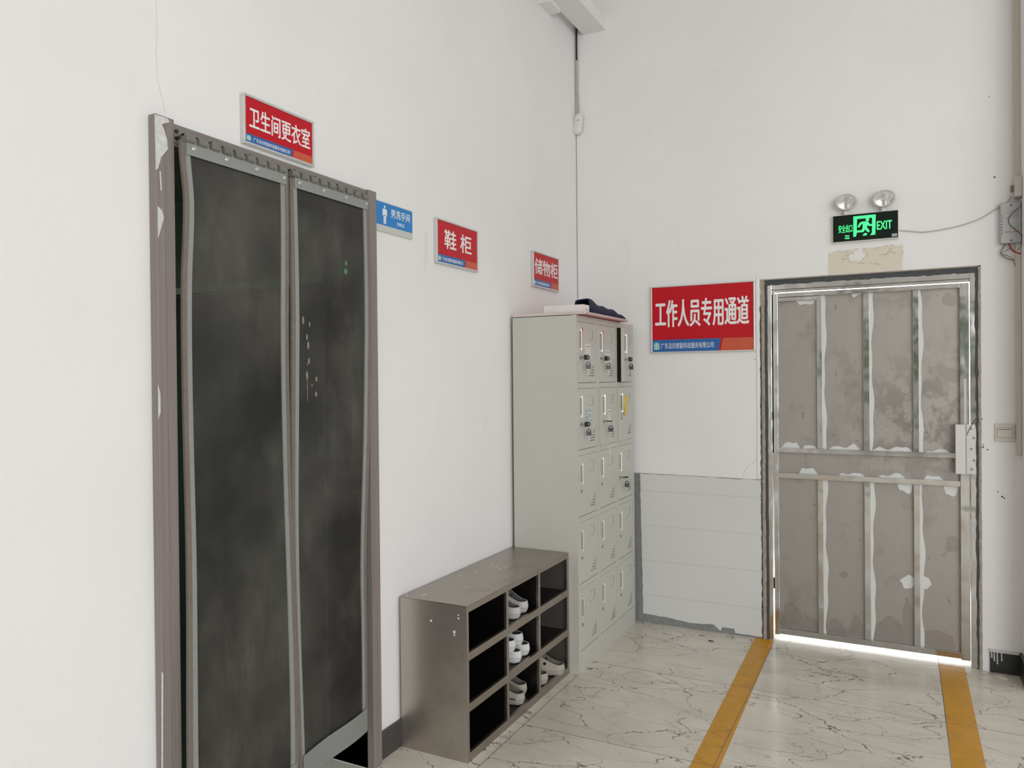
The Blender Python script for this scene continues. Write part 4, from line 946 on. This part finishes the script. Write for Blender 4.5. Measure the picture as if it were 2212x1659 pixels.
# ------------------------------------------------------------------ stainless shoe rack
RX, RY0, RY1, RH = 0.333, -1.994, -0.9665, 0.625
rk = thing('shoe_rack', (0.17, -1.48, 0), 'low brushed stainless steel shoe rack with nine cells against the wall', 'shoe rack')
MB().box(0.013, RX, RY0, RY1, RH - 0.004, RH).build('top_panel', M['steel'], rk, bevel=0.001)
MB().box(0.013, RX, RY0, RY0 + 0.003, 0.0, RH - .004).build('side_panel', M['steel_side'], rk)
MB().box(0.013, RX, RY1 - 0.003, RY1, 0.0, RH - .004).build('side_panel', M['steel_side'], rk)
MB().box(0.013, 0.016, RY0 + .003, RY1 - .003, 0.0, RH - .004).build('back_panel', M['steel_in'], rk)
cols = [(-1.978, -1.655), (-1.636, -1.328), (-1.309, -0.985)]
rows = [(0.436, 0.597), (0.232, 0.403), (0.036, 0.199)]
m = MB()
m.box(RX - .014, RX, RY0 + .003, RY0 + .016, 0, RH - .004); m.box(RX - .014, RX, RY1 - .0185, RY1 - .003, 0, RH - .004)
m.box(RX - .014, RX, cols[0][1], cols[1][0], 0.036, 0.597); m.box(RX - .014, RX, cols[1][1], cols[2][0], 0.036, 0.597)
m.box(RX - .014, RX + .0005, RY0 + .016, RY1 - .018, rows[0][1], RH - .004)
for z0, z1 in ((0.0, 0.036), (0.199, 0.232), (0.403, 0.436)): m.box(RX - .014, RX + .0004, RY0 + .016, RY1 - .018, z0, z1)
m.build('front_frame', M['steel'], rk, bevel=0.0008)
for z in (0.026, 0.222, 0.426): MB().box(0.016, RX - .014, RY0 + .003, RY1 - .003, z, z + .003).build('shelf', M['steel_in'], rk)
for a, b in ((cols[0][1], cols[1][0]), (cols[1][1], cols[2][0])):
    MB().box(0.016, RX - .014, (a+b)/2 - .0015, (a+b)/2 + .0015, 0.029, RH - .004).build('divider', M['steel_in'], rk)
m = MB(); rr = random.Random(21)
for (x, y, l, w) in ((.10, -1.36, .010, .005), (.14, -1.39, .011, .005), (.10, -1.52, .012, .005), (.17, -1.41, .012, .004), (.19, -1.385, .018, .004), (.06, -1.60, .005, .004), (.19, -1.75, .007, .005), (.03, -1.97, .008, .005), (.09, -1.93, .02, .004), (.22, -1.56, .003, .003), (.13, -1.48, .003, .003)):
    m.prism([(x + w*math.cos(t_)*.7, y + l*math.sin(t_)*.7, RH + .0001) for t_ in [2*PI*q/12 for q in range(12)]], (0, 0, .0006))
for (x, z, r) in ((.295, .585, .0035), (.295, .572, .004), (.165, .545, .005), (.275, .515, .006), (.275, .503, .004)):
    m.prism([(x + r*math.cos(t_), RY0 - .0001, z + r*math.sin(t_)) for t_ in [2*PI*q/10 for q in range(10)]], (0, -.0005, 0))
o = m.build('paint_spots', M['white'], rk); o['label'] = 'white paint spots'

# ------------------------------------------------------------------ clogs
def clog_mesh(parts_only=False):
    Ln, Wh = 0.265, 0.047
    NS = 34; outer = []; inner = []
    def wo(s):     # half width along the length
        if s < 0.0: return 0.0
        he = math.sqrt(max(0.0, 1 - (1 - min(s, .17) / .17)**2)) * 0.66
        mid = 0.34 * max(0, min(1, (s - .15) / .50)); mid = mid * mid / .34 * (3 - 2 * mid / .34) if mid else 0
        tip = math.sqrt(max(0.0, 1 - (max(0, s - .72) / .28)**2))
        return Wh * (he + mid) * tip
    def wi(s):
        w = wo(s) - 0.0065 if s > 0.03 else 0.0
        e = wo(max(0.0, s - 0.028)) * .93
        return max(0.0, min(w, e))
    def rimz(s):
        return 0.056 + 0.046 * max(0, min(1, (s - .14) / .34))**1.25
    def topz(s):
        return 0.104 - 0.055 * max(0, min(1, (s - .50) / .50))**1.8
    def build(thk):
        pass
    ringsO = []; ringsI = []
    for i in range(NS + 1):
        s = i / NS; s = 0.5 - 0.5 * math.cos(PI * s); s = max(0.0, min(1.0, s))
        x = s * Ln; w = max(wo(s), .0001); k = max(0.0, min(1.0, (s - .42) / .12)); k = k*k*(3-2*k)
        rz = rimz(s) * (1 - k) + topz(s) * k
        tipd = math.sqrt(max(0.02, 1 - (max(0, s - .80) / .20)**2)); rz = .012 + (rz - .012) * (tipd if s > .8 else 1)
        wr = w * (1 - k)              # lateral position of the rim
        w_in = max(wi(s), 0.0001); wir = w_in * (1 - k)
        zb = 0.004 * max(0, (s - .75) / .25) + 0.003 * max(0, (.08 - s) / .08)
        bul = 1.09
        P = [(x, 0, zb), (x, w * .80, zb), (x, w * .97, zb + .008), (x, w * bul, zb + .026), (x, w * 1.0, zb + .026 + (rz - .026) * .35),
             (x, (w * .98) * (1 - k) + w * .93 * k, (zb + .026 + (rz - .026) * (.8 * (1 - k) + .62 * k))), (x, wr * .975 + w * .62 * k, rz * (1 - k) + (rz * .90) * k), (x, wr * .94 + w * .25 * k, rz), (x, (wir) + w * .0 * k, rz - .001 * k)]
        def tuck(p):
            hk = max(0.0, 1 - s / .22)**2; tk = max(0.0, (s - .86) / .14)**2
            zz = p[2]; g = 0.014 * max(0, 1 - zz / .03)**1.6 + 0.006 * max(0, (zz - .03) / .03)
            return (p[0] + g * hk - g * .8 * tk, p[1], p[2])
        ringsO.append([tuck(p) for p in P])
        isz = .024
        Q = [(x, wir, rz - .001 - .002 * k), (x, w_in * (.98 - .38 * k), (isz + (rz - isz) * .72) - .008 * k), (x, w_in * (.96), isz + (rz - isz) * .3), (x, w_in * .88, isz), (x, 0, isz - .002)]
        ringsI.append([tuck(p) for p in Q])
    def to_mb(rs):
        m = MB()
        for sgn in (1, -1):
            V = [[m.bm.verts.new((p[0], p[1]*sgn, p[2])) for p in r] for r in rs]
            for A, B in zip(V, V[1:]):
                for q in range(len(A) - 1):
                    try: m.bm.faces.new([A[q], A[q+1], B[q+1], B[q]])
                    except ValueError: pass
        bmesh.ops.remove_doubles(m.bm, verts=m.bm.verts, dist=0.0003)
        return m
    return to_mb(ringsO), to_mb([r for r in ringsI if r[2][1] > .004])
def make_clog(mat, lin):
    r = bpy.data.objects.new('foam_clog', None); COL.objects.link(r)
    a, b = clog_mesh()
    sh = a.build('shell', mat, r, local=True, smooth=True); b.build('lining', lin, r, local=True, smooth=True)
    sub = sh.modifiers.new('sub', 'SUBSURF'); sub.levels = 1; sub.render_levels = 1
    for s_ in (1, -1):
        m = MB(); m.cyl((0.098, s_ * 0.0405, 0.066), 'y', 0.0068, s_ * 0.0042, 16)
        m.build('strap_hole', M['blackhole'], r, local=True)
        m = MB(); m.cyl((0.098, s_ * 0.030, 0.066), 'y', 0.0062, s_ * 0.009, 16)
        m.build('strap_hole', M['blackhole'], r, local=True)
    m = MB()
    for q in range(9):
        a_ = q * 2.4; m.cyl((0.165 + 0.022*math.cos(a_) * (q/9+.3), 0.022*math.sin(a_) * (q/9+.3)*1.1, 0.092), 'z', 0.0032, 0.0115 - .004, 10)
    m.build('vent_holes', M['blackhole'], r, local=True)
    return r
def copy_tree(o, parent=None):
    c = o.copy(); COL.objects.link(c); c.parent = parent
    for ch in list(o.children): copy_tree(ch, c)
    return c
proto = {'g': make_clog(M['clog'], M['lining']), 'w': make_clog(M['clog_w'], M['lining_n']), 'b': make_clog(M['clog_b'], M['lining_b'])}
used = set()
def clog(kind, heel, ang, label, group, pitch=0.0, roll=0.0, text=None):
    o = proto[kind] if kind not in used else copy_tree(proto[kind]); used.add(kind)
    o.location = heel; o.rotation_euler = (roll, pitch, ang); tag(o, label, 'clog', group)
    return o
SH = [0.4295, 0.2255, 0.0295]
A_ = PI
G = 'foam clogs in the shoe rack'
clog('g', (0.322, -1.497, SH[0]), A_ + .05, 'off-white clog, the nearer of the pair in the top middle cell', G)
clog('g', (0.312, -1.400, SH[0]), A_ + .02, 'off-white clog, the farther of the pair in the top middle cell', G)
clog('w', (0.320, -1.487, SH[1]), A_ + .05, 'white clog at the bottom of the nearer stack in the centre cell', G)
clog('w', (0.312, -1.388, SH[1]), A_ + .02, 'white clog at the bottom of the farther stack in the centre cell', G)
clog('w', (0.300, -1.505, SH[1] + .052), A_ + .05, 'white clog stacked on top of the nearer one in the centre cell', G, pitch=0.04)
clog('w', (0.290, -1.408, SH[1] + .052), A_ + .02, 'white clog stacked on top of the farther one in the centre cell', G, pitch=0.04)
c1 = clog('b', (0.326, -1.470, SH[2]), A_ + .10, 'beige clog with small black lettering, nearer in the bottom middle cell', G)
clog('b', (0.290, -1.375, SH[2]), A_ + .06, 'beige clog, farther one in the bottom middle cell', G)
clog('b', (0.326, -1.215, SH[2]), A_ + .12, 'beige clog, nearer one in the bottom right cell', G)
clog('b', (0.352, -1.065, SH[2]), A_ + .30, 'beige clog nearest the locker, in the bottom right cell', G)
# small moulded lettering on the side of the nearest clog
FR_C = (Vector(c1.location), Vector((math.cos(.10), math.sin(.10), 0)), Vector((0, 0, 1)), Vector((math.sin(.10), -math.cos(.10), 0)))
x_ = text_part('side_lettering', 'vori', -0.060, -0.034, 0.030, 0.039, 0.0362, FR_C, M['black'], None, 0.05)
bpy.context.view_layer.update()
bmesh.ops.transform(x_.bm, matrix=c1.matrix_world.inverted(), verts=x_.bm.verts)
x_.build('side_lettering', M['black'], c1, local=True)
